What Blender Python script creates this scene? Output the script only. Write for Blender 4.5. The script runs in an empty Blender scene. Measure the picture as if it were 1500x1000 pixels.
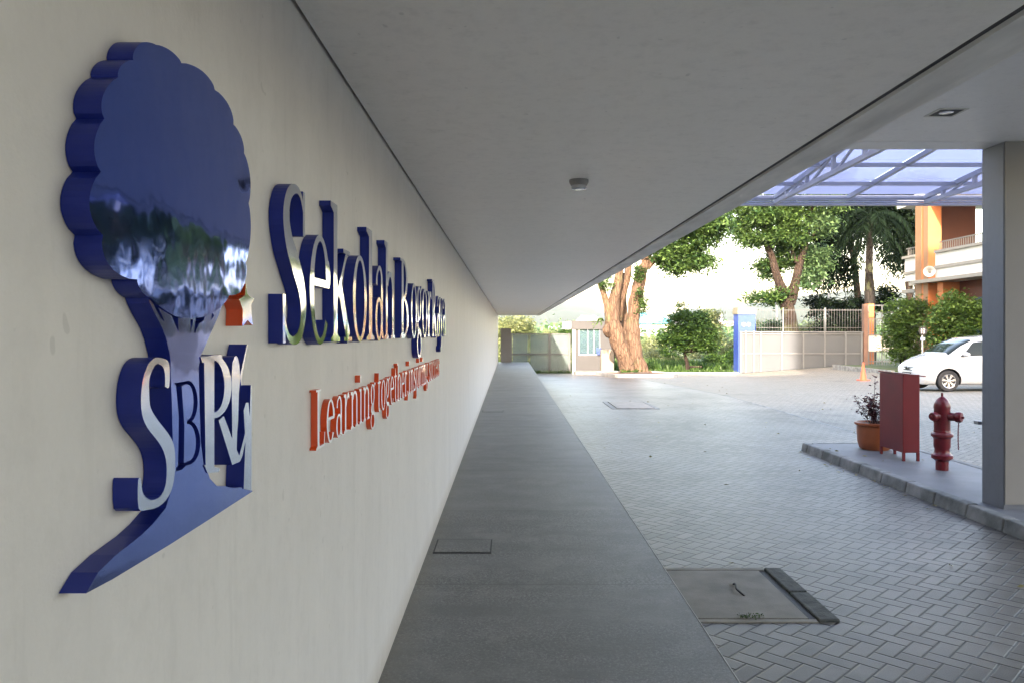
import bpy, bmesh, math, random
from math import sin, cos, pi, radians, sqrt
from mathutils import Vector, Matrix, noise, geometry
import numpy as np

S = bpy.context.scene
COL = S.collection
random.seed(7)
F = 1130.0            # focal length in photo pixels (1500 wide)
CAMZ = 1.63           # eye height

# ------------------------------------------------------------------ camera
cd = bpy.data.cameras.new('camera'); cam = bpy.data.objects.new('camera', cd); COL.objects.link(cam)
cam.location = (0, 0, CAMZ); cam.rotation_euler = (radians(90), 0, 0)
cd.sensor_width = 36; cd.lens = F / 1500 * 36
cd.shift_x = 4 / 1500; cd.shift_y = -13 / 1500
cd.clip_start = 0.05; cd.clip_end = 5000
S.camera = cam

# ------------------------------------------------------------------ world, sun, exposure
SUN_EL, SUN_AZ = radians(24), radians(13)     # azimuth measured from straight behind, towards the left
w = bpy.data.worlds.new('World'); S.world = w; w.use_nodes = True
nt = w.node_tree; bg = nt.nodes['Background']
sky = nt.nodes.new('ShaderNodeTexSky'); sky.sky_type = 'NISHITA'; sky.sun_disc = False
sky.sun_elevation = SUN_EL; sky.sun_rotation = radians(180) + SUN_AZ
sky.air_density = 1.3; sky.dust_density = 4.0; sky.ozone_density = 1.0
nt.links.new(sky.outputs[0], bg.inputs[0]); bg.inputs[1].default_value = 0.15
sd = bpy.data.lights.new('sun', 'SUN'); sd.energy = 2.0; sd.angle = radians(0.5); sd.color = (1, .93, .82)
sun = bpy.data.objects.new('sun', sd); COL.objects.link(sun)
tosun = Vector((-sin(SUN_AZ) * cos(SUN_EL), -cos(SUN_AZ) * cos(SUN_EL), sin(SUN_EL)))
sun.rotation_euler = tosun.to_track_quat('Z', 'Y').to_euler(); sun.location = (-5, -10, 30)
S.view_settings.view_transform = 'Standard'; S.view_settings.look = 'None'
S.view_settings.gamma = 1; S.view_settings.exposure = 3.5
S.view_settings.use_white_balance = True; S.view_settings.white_balance_temperature = 7450; S.view_settings.white_balance_tint = 18
S.cycles.max_bounces = 12; S.cycles.diffuse_bounces = 8; S.cycles.transparent_max_bounces = 12
S.cycles.volume_bounces = 1

# ------------------------------------------------------------------ helpers
def P(px, py, Z):
    return Vector(((px - 746) * Z / F, Z, CAMZ + (487 - py) * Z / F))
def XA(px, Z): return (px - 746) * Z / F
def ZA(py, Z): return CAMZ + (487 - py) * Z / F
def clamp(a, lo=0., hi=1.): return max(lo, min(hi, a))
def gz(x, y):
    s = clamp((y - 20) / 22.3)
    f = 1 - .78 * clamp((x - 12.6) / 6.6)
    if y > 42.3: f = f + (1 - f) * clamp((y - 46) / 30)
    return -.6 * s * f

class NT:
    def __init__(s, name):
        s.m = bpy.data.materials.new(name); s.m.use_nodes = True; s.t = s.m.node_tree
        s.b = s.t.nodes['Principled BSDF']
    def n(s, typ, **kw):
        nd = s.t.nodes.new('ShaderNode' + typ)
        for k, v in kw.items():
            if k.startswith('i_'):
                nm = k[2:]
                nd.inputs[int(nm) if nm.isdigit() else nm].default_value = v
            else: setattr(nd, k, v)
        return nd
    def l(s, a, b): s.t.links.new(a, b)
    def math(s, op, a, b=None, c=None):
        nd = s.n('Math', operation=op)
        for i, v in enumerate((a, b, c)):
            if v is None: continue
            if isinstance(v, (int, float)): nd.inputs[i].default_value = v
            else: s.l(v, nd.inputs[i])
        return nd.outputs[0]
    def ramp(s, fac, stops):
        r = s.n('ValToRGB'); s.l(fac, r.inputs[0]); e = r.color_ramp.elements
        while len(e) < len(stops): e.new(.5)
        for el, (p, c) in zip(e, stops): el.position = p; el.color = (*c, 1)
        return r.outputs[0]
    def pos(s, scale=(1, 1, 1)):
        g = s.n('NewGeometry'); mp = s.n('Mapping'); mp.inputs['Scale'].default_value = scale
        s.l(g.outputs['Position'], mp.inputs[0]); return mp.outputs[0]
    def noise(s, vec, scale, detail=4, rough=.55):
        nd = s.n('TexNoise'); nd.inputs['Scale'].default_value = scale
        nd.inputs['Detail'].default_value = detail; nd.inputs['Roughness'].default_value = rough
        s.l(vec, nd.inputs[0]); return nd.outputs[0]
    def mix(s, fac, a, b, mode='MIX'):
        nd = s.n('Mix', data_type='RGBA', blend_type=mode)
        for v, i in ((fac, 0), (a, 6), (b, 7)):
            if isinstance(v, (int, float)): nd.inputs[i].default_value = v
            elif isinstance(v, tuple): nd.inputs[i].default_value = (*v, 1)
            else: s.l(v, nd.inputs[i])
        return nd.outputs[2]
    def bump(s, h, strength, dist=.01):
        b = s.n('Bump'); b.inputs['Strength'].default_value = strength; b.inputs['Distance'].default_value = dist
        s.l(h, b.inputs['Height']); s.l(b.outputs[0], s.b.inputs['Normal']); return b
    def set(s, **kw):
        for k, v in kw.items():
            k = {'base': 'Base Color', 'rough': 'Roughness', 'metal': 'Metallic', 'spec': 'Specular IOR Level', 'coat': 'Coat Weight', 'coatr': 'Coat Roughness', 'alpha': 'Alpha', 'trans': 'Transmission Weight'}[k]
            if isinstance(v, tuple): v = (*v, 1)
            if isinstance(v, (int, float, tuple)): s.b.inputs[k].default_value = v
            else: s.l(v, s.b.inputs[k])

def mat(name, c1, c2=None, scale=6., rough=.6, metal=0., bump=0., bscale=60., stretch=(1, 1, 1), coat=0., spec=.5, dist=.01):
    k = NT(name)
    if c2 is None: c2 = tuple(x * .82 for x in c1)
    v = k.pos(stretch)
    n = k.noise(v, scale, 5)
    col = k.ramp(n, [(.3, c2), (.7, c1)])
    k.set(base=col, rough=rough, metal=metal, coat=coat, spec=spec)
    if bump: k.bump(k.noise(k.pos(), bscale, 4), bump, dist)
    return k.m

M = {}
def plaster(name, c, streak=.85, gloss=.45, stretch=(1.5, 1.5, .35)):
    k = NT(name)
    a = k.noise(k.pos(stretch), 2.2, 6, .6)
    b = k.noise(k.pos(), .7, 3)
    d = k.noise(k.pos(), 90, 3, .7)
    c0 = k.ramp(a, [(.28, tuple(x * streak for x in c)), (.62, c)])
    c1 = k.mix(k.math('MULTIPLY', b, .35), c0, tuple(x * .86 for x in c))
    c2 = k.mix(k.math('MULTIPLY', d, .25), c1, tuple(x * .7 for x in c))
    if name == 'wall_plaster':
        sz = k.n('SeparateXYZ'); k.l(k.pos(), sz.inputs[0])
        gr = k.math('MAXIMUM', k.math('SUBTRACT', 1, k.math('MULTIPLY', k.math('SUBTRACT', sz.outputs[2], .03), 7)), 0)
        gr = k.math('MULTIPLY', k.math('MULTIPLY', gr, k.noise(k.pos((1, 2, 1)), 9, 5, .7)), 1.1)
        c2 = k.mix(gr, c2, (.30, .25, .19))
    e = k.noise(k.pos((1, 1, .8)), 16, 6, .7); f_ = k.noise(k.pos((2.5, 2.5, .22)), 5, 5, .7)
    c2 = k.mix(k.ramp(e, [(.48, (0, 0, 0)), (.7, (.30, .30, .30))]), c2, tuple(x * .72 for x in c))
    c2 = k.mix(k.ramp(f_, [(.56, (0, 0, 0)), (.72, (.28, .28, .28))]), c2, tuple(x * .62 for x in c))
    vo = k.n('TexNoise'); vo.inputs['Scale'].default_value = 34; vo.inputs['Detail'].default_value = 0; k.l(k.pos(), vo.inputs[0])
    c2 = k.mix(k.ramp(vo.outputs[0], [(.84, (0, 0, 0)), (.87, (.35, .35, .35))]), c2, tuple(x * .5 for x in c))
    k.set(base=c2, rough=gloss, spec=.5)
    k.bump(k.math('ADD', k.math('ADD', k.math('MULTIPLY', d, .5), a), k.math('MULTIPLY', e, .7)), .3, .004)
    return k.m
M['wall'] = plaster('wall_plaster', (.64, .612, .592), .88)
M['ceiling'] = plaster('soffit_paint', (1.0, .965, .925), .97, .45, (.4, 1.6, 1))
M['soffit'] = plaster('porch_soffit_paint', (.80, .80, .80), .94, .45, (.6, .6, 1))
M['beam'] = mat('raw_concrete_band', (.92, .90, .87), (.62, .61, .59), 2.2, .5, bump=.15, stretch=(3.2, .7, 1))
M['column'] = plaster('column_paint', (.19, .20, .225), .85, .8)
M['darkgap'] = mat('dark_gap', (.02, .02, .02))

def walk_mat():
    k = NT('walkway_concrete')
    g = k.pos()
    sx = k.n('SeparateXYZ'); k.l(g, sx.inputs[0])
    big = k.noise(k.pos((.5, 1.6, 1)), 1.1, 6, .62)
    fine = k.noise(g, 60, 6, .95)
    spk = k.noise(g, 120, 1, .5)
    c = k.ramp(big, [(.3, (.05, .053, .056)), (.5, (.10, .103, .106)), (.7, (.17, .17, .172))])
    c = k.mix(k.ramp(fine, [(.47, (0, 0, 0)), (.56, (.9, .9, .9))]), c, (.21, .212, .212))
    c = k.mix(k.ramp(spk, [(.66, (0, 0, 0)), (.72, (.6, .6, .6))]), c, (.34, .33, .31))
    stk = k.noise(k.pos((.7, 2.2, 1)), 1.6, 4, .6); c = k.mix(k.ramp(stk, [(.42, (0, 0, 0)), (.66, (.5, .5, .5))]), c, (.07, .075, .075))
    blo = k.noise(g, 2.6, 5, .65); c = k.mix(k.ramp(blo, [(.5, (0, 0, 0)), (.68, (.45, .45, .45))]), c, (.22, .22, .21))
    # dirt against the wall
    edge = k.math('SUBTRACT', 1, k.math('MULTIPLY', k.math('ADD', sx.outputs[0], .6), 6))
    e2 = k.math('MULTIPLY', k.math('MAXIMUM', edge, 0), k.noise(g, 7, 5))
    c = k.mix(e2, c, (.17, .15, .12))
    # joints every 2.04 m
    t = k.math('ABSOLUTE', k.math('SUBTRACT', k.math('FRACT', k.math('DIVIDE', k.math('ADD', sx.outputs[1], 20.0 + .59), 2.04)), .5))
    j = k.math('LESS_THAN', t, .0022)
    c = k.mix(k.math('MULTIPLY', j, .5), c, (.03, .03, .03))
    slab = k.n('TexWhiteNoise', noise_dimensions='1D')
    k.l(k.math('FLOOR', k.math('SUBTRACT', k.math('DIVIDE', k.math('ADD', sx.outputs[1], 20.59), 2.04), .5)), slab.inputs['W'])
    c = k.mix(k.math('MULTIPLY', slab.outputs[0], .3), c, (.2, .2, .19))
    k.set(base=c, rough=k.math('ADD', .42, k.math('MULTIPLY', big, .25)), spec=.45)
    k.bump(k.math('ADD', fine, k.math('MULTIPLY', j, -2)), .35, .003)
    return k.m
M['walk'] = walk_mat()

def herringbone(name, ca, cb, cc, joint, W=.098, r0=.5, sp=.42):
    k = NT(name)
    g = k.n('NewGeometry'); mp = k.n('Mapping'); mp.vector_type = 'POINT'
    mp.inputs['Rotation'].default_value = (0, 0, radians(45)); mp.inputs['Scale'].default_value = (1 / W, 1 / W, 1 / W)
    warp = k.noise(g.outputs[0], 3.0, 2)
    wv = k.n('VectorMath', operation='MULTIPLY_ADD'); k.l(warp, wv.inputs[0]); wv.inputs[1].default_value = (.02, .02, 0); k.l(g.outputs[0], wv.inputs[2])
    k.l(wv.outputs[0], mp.inputs[0])
    s = k.n('SeparateXYZ'); k.l(mp.outputs[0], s.inputs[0]); x, y = s.outputs[0], s.outputs[1]
    i, j = k.math('FLOOR', x), k.math('FLOOR', y)
    u, v = k.math('FRACT', x), k.math('FRACT', y)
    kk = k.math('FLOORED_MODULO', k.math('SUBTRACT', i, j), 4)
    is0 = k.math('COMPARE', kk, 0, .1); is1 = k.math('COMPARE', kk, 1, .1); is2 = k.math('COMPARE', kk, 2, .1); is3 = k.math('COMPARE', kk, 3, .1)
    L = k.math('ADD', u, is1); R = k.math('ADD', k.math('SUBTRACT', 1, u), is0)
    B = k.math('ADD', v, is2); T = k.math('ADD', k.math('SUBTRACT', 1, v), is3)
    d = k.math('MINIMUM', k.math('MINIMUM', L, R), k.math('MINIMUM', B, T))
    cx = k.n('CombineXYZ'); k.l(k.math('SUBTRACT', i, is1), cx.inputs[0]); k.l(k.math('SUBTRACT', j, is2), cx.inputs[1])
    k.l(k.math('ADD', is0, is1), cx.inputs[2])
    wn = k.n('TexWhiteNoise', noise_dimensions='3D'); k.l(cx.outputs[0], wn.inputs[0])
    rnd = wn.outputs[0]
    big = k.noise(g.outputs[0], .55, 5, .6); fine = k.noise(g.outputs[0], 130, 4, .7); med = k.noise(g.outputs[0], 9, 4, .6)
    c = k.mix(rnd, ca, cb)
    c = k.mix(k.ramp(big, [(.42, (0, 0, 0)), (.62, (.75, .75, .75))]), c, cc)
    c = k.mix(k.ramp(k.noise(g.outputs[0], .9, 5, .6), [(.56, (0, 0, 0)), (.70, (.6, .6, .6))]), c, tuple(q * .45 for q in ca))
    c = k.mix(k.math('MULTIPLY', fine, .4), c, tuple(q * .55 for q in ca))
    c = k.mix(k.ramp(med, [(.62, (0, 0, 0)), (.8, (.5, .5, .5))]), c, tuple(q * .6 for q in cb))
    wj = k.math('ADD', .045, k.math('MULTIPLY', med, .05))
    jm = k.n('MapRange', interpolation_type='SMOOTHSTEP'); k.l(d, jm.inputs[0]); k.l(wj, jm.inputs[2]); jm.inputs[1].default_value = .0
    k.l(k.math('MULTIPLY', wj, .35), jm.inputs[1])
    c = k.mix(jm.outputs[0], joint, c)
    k.set(base=c, rough=k.math('ADD', r0, k.math('MULTIPLY', fine, .25)), spec=sp)
    prof = k.n('MapRange', interpolation_type='SMOOTHSTEP'); k.l(d, prof.inputs[0]); prof.inputs[1].default_value = 0; prof.inputs[2].default_value = .11
    h = k.math('ADD', k.math('ADD', prof.outputs[0], k.math('MULTIPLY', rnd, .35)), k.math('MULTIPLY', fine, .25))
    k.bump(h, .7, .005)
    return k.m
M['paver'] = herringbone('paving_blocks', (.08, .07, .056), (.165, .148, .124), (.215, .198, .175), (.009, .009, .008), r0=.32, sp=.42)
M['paver2'] = herringbone('paving_blocks_brown', (.16, .15, .125), (.24, .225, .19), (.19, .18, .15), (.03, .027, .022))
M['kerb'] = mat('kerb_concrete', (.27, .272, .268), (.085, .095, .088), 5, .8, bump=.4, bscale=80)
M['slab'] = mat('island_screed', (.17, .175, .185), (.11, .115, .125), 2.2, .6, bump=.1)
M['cover'] = mat('manhole_concrete', (.26, .24, .21), (.17, .16, .14), 5, .75, bump=.25, bscale=90)
M['darkstone'] = mat('dark_mossy_stone', (.09, .095, .09), (.035, .04, .04), 14, .8, bump=.6, bscale=60)
M['soil'] = mat('soil', (.14, .09, .06), (.07, .045, .03), 5, .95, bump=.8)
M['red'] = mat('red_gloss_paint', (.15, .007, .013), (.11, .005, .010), 3, .38, bump=.05, bscale=30, spec=.35)
M['redh'] = mat('hydrant_red_enamel', (.16, .006, .012), (.10, .004, .009), 18, .3, bump=.15, bscale=70, spec=.5)
M['terra'] = mat('terracotta_plastic', (.30, .085, .03), (.22, .06, .022), 4, .42, bump=.05)
M['steel'] = mat('galvanised_steel', (.34, .35, .38), (.26, .27, .3), 8, .45, metal=.6)
M['bluegrey'] = mat('blue_grey_paint', (.42, .44, .52), (.36, .38, .46), 5, .5)
M['white'] = mat('white_paint', (.55, .55, .53), (.48, .48, .46), 4, .5)
M['trim'] = mat('grey_trim_paint', (.21, .205, .185), (.18, .175, .16), 4, .6)
M['orange'] = mat('orange_paint', (.42, .135, .045), (.38, .12, .04), 3, .6)
M['tan'] = mat('tan_paint', (.24, .13, .07), (.21, .115, .06), 3, .6)  # pillar orange with the shade of its side face put in
M['redbrown'] = mat('brown_red_paint', (.09, .022, .012), (.08, .019, .01), 3, .6)
M['creamw'] = mat('cream_wall', (.5, .48, .43), (.44, .42, .38), 2, .7)
M['bluepaint'] = mat('blue_post_paint', (.02, .06, .30), (.018, .05, .26), 3, .5)
M['cream'] = mat('cream_stone', (.24, .21, .13), (.2, .17, .11), 8, .7)
M['gatepanel'] = mat('gate_sheet_metal', (.062, .072, .083), (.055, .064, .074), 1.5, .55)
M['gateframe'] = mat('gate_frame_paint', (.13, .14, .15), (.11, .12, .13), 4, .5)
M['bars'] = mat('thin_bar_paint', (.09, .095, .10), (.07, .075, .08), 4, .5)
M['brownpost'] = mat('brown_post_paint', (.16, .09, .07), (.13, .075, .055), 4, .6)
M['cone'] = mat('orange_rubber', (.85, .12, .04), (.75, .1, .03), 5, .5)
M['black'] = mat('black_rubber', (.02, .02, .022), (.012, .012, .014), 20, .6)
M['chrome'] = mat('alloy', (.62, .63, .65), (.5, .5, .52), 10, .25, metal=.9)
M['carpaint'] = mat('white_car_paint', (.40, .41, .42), (.39, .40, .41), 1, .25, coat=1.0)
M['plastic'] = mat('grey_plastic', (.30, .29, .28), (.25, .24, .23), 8, .5)
M['ltgrey'] = mat('light_grey_paint', (.14, .135, .13), (.12, .115, .11), 2, .6)
M['boothgrey'] = mat('booth_grey_paint', (.042, .044, .047), (.035, .037, .04), 2, .6)
M['beige'] = mat('beige_stone', (.22, .19, .155), (.18, .16, .13), 3, .6)
M['teal'] = mat('teal_roof_tiles', (.05, .26, .32), (.04, .2, .26), .6, .6)
M['redroof'] = mat('red_roof_tiles', (.35, .15, .1), (.3, .12, .08), .6, .7)
M['yellow'] = mat('yellow_green_paper', (.55, .75, .05), None, 5, .6)
M['bark1'] = None

def bark(name, c1, c2, c3, sc=2.2):
    k = NT(name)
    a = k.noise(k.pos((1, 1, .35)), sc, 6, .65); b = k.noise(k.pos((1, 1, .3)), 14, 5, .7); c = k.noise(k.pos(), 1.1, 3)
    col = k.ramp(a, [(.3, c2), (.55, c1), (.75, tuple(min(1, q * 1.25) for q in c1))])
    col = k.mix(k.ramp(b, [(.4, (0, 0, 0)), (.65, (.7, .7, .7))]), col, c3)
    col = k.mix(k.ramp(c, [(.56, (0, 0, 0)), (.66, (.45, .45, .45))]), col, (.09, .11, .05))
    k.set(base=col, rough=.9, spec=.2); vo = k.n('TexVoronoi', feature='DISTANCE_TO_EDGE'); k.l(k.pos((3.4, 3.4, .8)), vo.inputs[0]); vo.inputs['Scale'].default_value = 2.2
    cr_ = k.n('MapRange'); k.l(vo.outputs[0], cr_.inputs[0]); cr_.inputs[2].default_value = .12
    k.set(base=k.mix(k.math('MULTIPLY', k.math('SUBTRACT', 1, cr_.outputs[0]), .45), col, tuple(q * .5 for q in c2)))
    k.bump(k.math('ADD', k.math('ADD', b, a), k.math('MULTIPLY', cr_.outputs[0], .6)), 1.0, .06)
    return k.m
M['bark1'] = bark('reddish_bark', (.15, .092, .06), (.085, .052, .035), (.06, .045, .036), 2.4)
M['bark2'] = bark('grey_brown_bark', (.04, .027, .021), (.02, .014, .011), (.024, .018, .015))
M['palmbark'] = bark('palm_bark', (.035, .03, .027), (.018, .016, .014), (.02, .018, .016))

def leafmat(name, c1, c2, tr=.35, rough=.45, spec=.3):
    k = NT(name)
    at = k.n('Attribute', attribute_name='tone'); 
    col = k.ramp(at.outputs['Fac'], [(0, c1), (1, c2)])
    k.set(base=col, rough=rough, spec=spec)
    t = k.n('BsdfTranslucent'); k.l(k.mix(.5, col, tuple(min(1, q * 1.7) for q in c2)), t.inputs[0])
    mx = k.n('MixShader'); mx.inputs[0].default_value = tr
    out = k.t.nodes['Material Output']
    k.l(k.b.outputs[0], mx.inputs[1]); k.l(t.outputs[0], mx.inputs[2]); k.l(mx.outputs[0], out.inputs[0])
    return k.m
M['leaf_rain'] = leafmat('rain_tree_leaves', (.014, .042, .014), (.095, .165, .042), .3, .5, .2)
M['leaf_green'] = leafmat('green_leaves', (.016, .045, .012), (.075, .14, .028), .3, .5, .2)
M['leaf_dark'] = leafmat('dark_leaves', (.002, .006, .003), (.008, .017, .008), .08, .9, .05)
M['leaf_pale'] = leafmat('pale_leaves', (.09, .12, .05), (.22, .25, .12), .3)
M['leaf_hedge'] = leafmat('shrub_leaves', (.02, .055, .012), (.10, .17, .035), .3)
M['leaf_purple'] = leafmat('purple_leaves', (.035, .012, .018), (.09, .03, .035), .15)
M['leaf_mid'] = leafmat('bluish_green_leaves', (.04, .09, .04), (.10, .17, .07), .3)
M['grassblade'] = leafmat('grass_blades', (.02, .055, .012), (.065, .12, .03), .3)
M['field'] = mat('grass_field', (.045, .075, .02), (.03, .05, .014), .25, .9, bump=.5, bscale=6, dist=.1)
M['hill'] = mat('forested_hill', (.022, .035, .024), (.012, .02, .014), .02, .95)

def mirror(name, base, rough, wob, metal=1.0):
    k = NT(name)
    n1 = k.noise(k.pos((1, 1, 1)), 5, 1, .3); n2 = k.noise(k.pos(), 12, 0)
    k.set(base=base, rough=rough, metal=metal)
    k.bump(k.math('ADD', n1, k.math('MULTIPLY', n2, .12)), wob, .012)
    return k.m
def bluesteel(name, base, rough, wob, scale=4, coat=.5):
    k = NT(name)
    n1 = k.noise(k.pos(), scale, 2, .45); n2 = k.noise(k.pos((1, 1, 1)), 11, 2, .5)
    k.set(base=base, rough=rough, metal=1.0, coat=coat)
    k.b.inputs['Coat Roughness'].default_value = .02
    b = k.bump(k.math('ADD', n1, k.math('MULTIPLY', n2, .25)), wob, .012)
    k.l(b.outputs[0], k.b.inputs['Coat Normal'])
    return k.m
def glosspaint(name, base, ior, rough, wob, scale=4, rw=.02):
    k = NT(name)
    n1 = k.noise(k.pos(), scale, 2, .45); n2 = k.noise(k.pos((1, 1, 1)), 11, 2, .5)
    k.set(base=base, rough=.35, coat=1.0, coatr=rw, spec=.2)
    k.b.inputs['Coat IOR'].default_value = ior
    b = k.bump(k.math('ADD', n1, k.math('MULTIPLY', n2, .25)), wob, .012)
    k.l(b.outputs[0], k.b.inputs['Coat Normal'])
    return k.m
M['mirror'] = mirror('mirror_steel', (.70, .72, .76), .07, .35)
M['bluemirror'] = bluesteel('royal_blue_mirror', (.07, .15, .60), .06, .40, 2.6, .25)
M['bluetrunk'] = bluesteel('trunk_blue_steel', (.17, .25, .60), .07, .3, 3, .2)
M['blueside'] = mat('navy_acrylic', (.013, .030, .26), (.011, .025, .22), 6, .4, coat=.0, spec=.3)
M['orangeside'] = mat('orange_acrylic', (.85, .09, .012), (.78, .075, .01), 6, .3, coat=.3)
M['whiteface'] = mat('white_letter_face', (.95, .93, .93), (.88, .86, .86), 9, .3, metal=.45, coat=.6)
M['glass'] = None
def glassy(name, col, alpha, rough=.05, spec=.6):
    k = NT(name)
    k.set(base=col, rough=rough, spec=spec)
    tr = k.n('BsdfTransparent'); tr.inputs[0].default_value = (*[min(1, .5 + q * .6) for q in col], 1)
    mx = k.n('MixShader'); mx.inputs[0].default_value = alpha
    out = k.t.nodes['Material Output']
    k.l(tr.outputs[0], mx.inputs[1]); k.l(k.b.outputs[0], mx.inputs[2]); k.l(mx.outputs[0], out.inputs[0])
    return k.m
M['glass'] = glassy('window_glass', (.12, .2, .24), .35)
M['carglass'] = glassy('car_glass', (.012, .018, .016), .93, .04, .22)
M['screen'] = glassy('hazy_fence_glass', (.19, .245, .25), .5, .15)
def polycarb():
    k = NT('blue_polycarbonate')
    k.set(base=(.34, .36, .6), rough=.2)
    tl = k.n('BsdfTranslucent'); tl.inputs[0].default_value = (.52, .55, .66, 1)
    tp = k.n('BsdfTransparent'); tp.inputs[0].default_value = (.50, .53, .68, 1)
    a = k.n('MixShader'); a.inputs[0].default_value = .45; k.l(tl.outputs[0], a.inputs[1]); k.l(tp.outputs[0], a.inputs[2])
    b = k.n('MixShader'); b.inputs[0].default_value = .25; k.l(a.outputs[0], b.inputs[1]); k.l(k.b.outputs[0], b.inputs[2])
    k.l(b.outputs[0], k.t.nodes['Material Output'].inputs[0]); return k.m
M['poly'] = polycarb()

# ---- mesh collector
class MB:
    def __init__(s): s.v = []; s.f = []; s.mi = []
    def add(s, vs, fs, mi=0):
        o = len(s.v); s.v += [tuple(v) for v in vs]; s.f += [tuple(i + o for i in f) for f in fs]; s.mi += [mi] * len(fs)
    def box(s, x0, y0, z0, x1, y1, z1, mi=0, rot=None, piv=None):
        x0, x1 = min(x0, x1), max(x0, x1); y0, y1 = min(y0, y1), max(y0, y1); z0, z1 = min(z0, z1), max(z0, z1)
        vs = [Vector(p) for p in ((x0, y0, z0), (x1, y0, z0), (x1, y1, z0), (x0, y1, z0), (x0, y0, z1), (x1, y0, z1), (x1, y1, z1), (x0, y1, z1))]
        if rot: 
            pv = Vector(piv); vs = [rot @ (v - pv) + pv for v in vs]
        s.add(vs, [(0, 3, 2, 1), (4, 5, 6, 7), (0, 1, 5, 4), (1, 2, 6, 5), (2, 3, 7, 6), (3, 0, 4, 7)], mi)
        return s
    def bar(s, a, b, w, h=None, mi=0, up=(0, 0, 1)):
        a, b = Vector(a), Vector(b); h = h or w; d = (b - a).normalized(); u = Vector(up)
        if abs(d.dot(u)) > .98: u = Vector((0, 1, 0))
        r = d.cross(u).normalized(); u = r.cross(d).normalized()
        vs = [p + r * (sx * w / 2) + u * (sy * h / 2) for p in (a, b) for sx, sy in ((-1, -1), (1, -1), (1, 1), (-1, 1))]
        s.add(vs, [(0, 1, 2, 3), (7, 6, 5, 4), (0, 4, 5, 1), (1, 5, 6, 2), (2, 6, 7, 3), (3, 7, 4, 0)], mi); return s
    def tube(s, pts, rs, n=10, mi=0, cap=True, wob=0, seed=0):
        pts = [Vector(p) for p in pts]
        if isinstance(rs, (int, float)): rs = [rs] * len(pts)
        o = len(s.v); prev = None
        for i, p in enumerate(pts):
            d = (pts[min(i + 1, len(pts) - 1)] - pts[max(i - 1, 0)]).normalized()
            if prev is None:
                a = Vector((0, 0, 1)) if abs(d.z) < .9 else Vector((1, 0, 0)); r = d.cross(a).normalized()
            else: r = (prev - d * prev.dot(d)).normalized()
            prev = r; u = d.cross(r)
            for k in range(n):
                t = 2 * pi * k / n; q = r * cos(t) + u * sin(t); rr = rs[i]
                if wob: rr *= 1 + wob * noise.noise(Vector((cos(t) * 1.3 + seed, sin(t) * 1.3, p.z * .8 + i * .13))) * 2
                s.v.append(tuple(p + q * rr))
        m = len(pts)
        for i in range(m - 1):
            for k in range(n):
                a = o + i * n + k; b = o + i * n + (k + 1) % n; s.f.append((a, b, b + n, a + n)); s.mi.append(mi)
        if cap:
            s.f.append(tuple(o + k for k in reversed(range(n)))); s.mi.append(mi)
            s.f.append(tuple(o + (m - 1) * n + k for k in range(n))); s.mi.append(mi)
        return s
    def lathe(s, c, prof, n=28, mi=0, axis='z', cap=True):
        o = len(s.v); c = Vector(c)
        for r, z in prof:
            for k in range(n):
                t = 2 * pi * k / n
                q = Vector((r * cos(t), r * sin(t), z))
                if axis == 'x': q = Vector((z, r * cos(t), r * sin(t)))
                if axis == 'y': q = Vector((r * sin(t), z, r * cos(t)))
                s.v.append(tuple(c + q))
        m = len(prof)
        for i in range(m - 1):
            for k in range(n):
                a = o + i * n + k; b = o + i * n + (k + 1) % n; s.f.append((a, b, b + n, a + n)); s.mi.append(mi)
        if cap:
            s.f.append(tuple(o + k for k in reversed(range(n)))); s.mi.append(mi)
            s.f.append(tuple(o + (m - 1) * n + k for k in range(n))); s.mi.append(mi)
        return s
    def build(s, name, mats, parent=None, smooth=False, bevel=0, angle=40):
        me = bpy.data.meshes.new(name); me.from_pydata(s.v, [], s.f)
        for m in (mats if isinstance(mats, (list, tuple)) else [mats]): me.materials.append(m)
        me.polygons.foreach_set('material_index', s.mi)
        bm = bmesh.new(); bm.from_mesh(me)
        bmesh.ops.recalc_face_normals(bm, faces=bm.faces); bm.to_mesh(me); bm.free()
        o = bpy.data.objects.new(name, me); COL.objects.link(o)
        if smooth:
            me.polygons.foreach_set('use_smooth', [True] * len(me.polygons))
            try: me.set_sharp_from_angle(angle=radians(angle))
            except Exception: pass
        if parent is not None:
            o.parent = parent; o.matrix_parent_inverse = parent.matrix_world.inverted() if parent.type == 'EMPTY' and False else Matrix.Translation(-Vector(parent.location)) if parent.type == 'EMPTY' else Matrix()
        if bevel:
            b = o.modifiers.new('bevel', 'BEVEL'); b.width = bevel; b.segments = 2; b.limit_method = 'ANGLE'; b.angle_limit = radians(35)
        return o

def tag(o, label=None, cat=None, group=None, kind=None):
    if label: o['label'] = label
    if cat: o['category'] = cat
    if group: o['group'] = group
    if kind: o['kind'] = kind
    return o
def empty(name, loc, label=None, cat=None, group=None):
    o = bpy.data.objects.new(name, None); o.location = loc; o.empty_display_size = .2; COL.objects.link(o)
    return tag(o, label, cat, group)
def struct(o): o['kind'] = 'structure'; return o
def copy_tree(o, loc, **kw):
    c = o.copy(); COL.objects.link(c); c.location = loc
    for ch in list(o.children):
        d = ch.copy(); COL.objects.link(d); d.parent = c
        for g in list(ch.children):
            e = g.copy(); COL.objects.link(e); e.parent = d
    tag(c, **kw); return c

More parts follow.
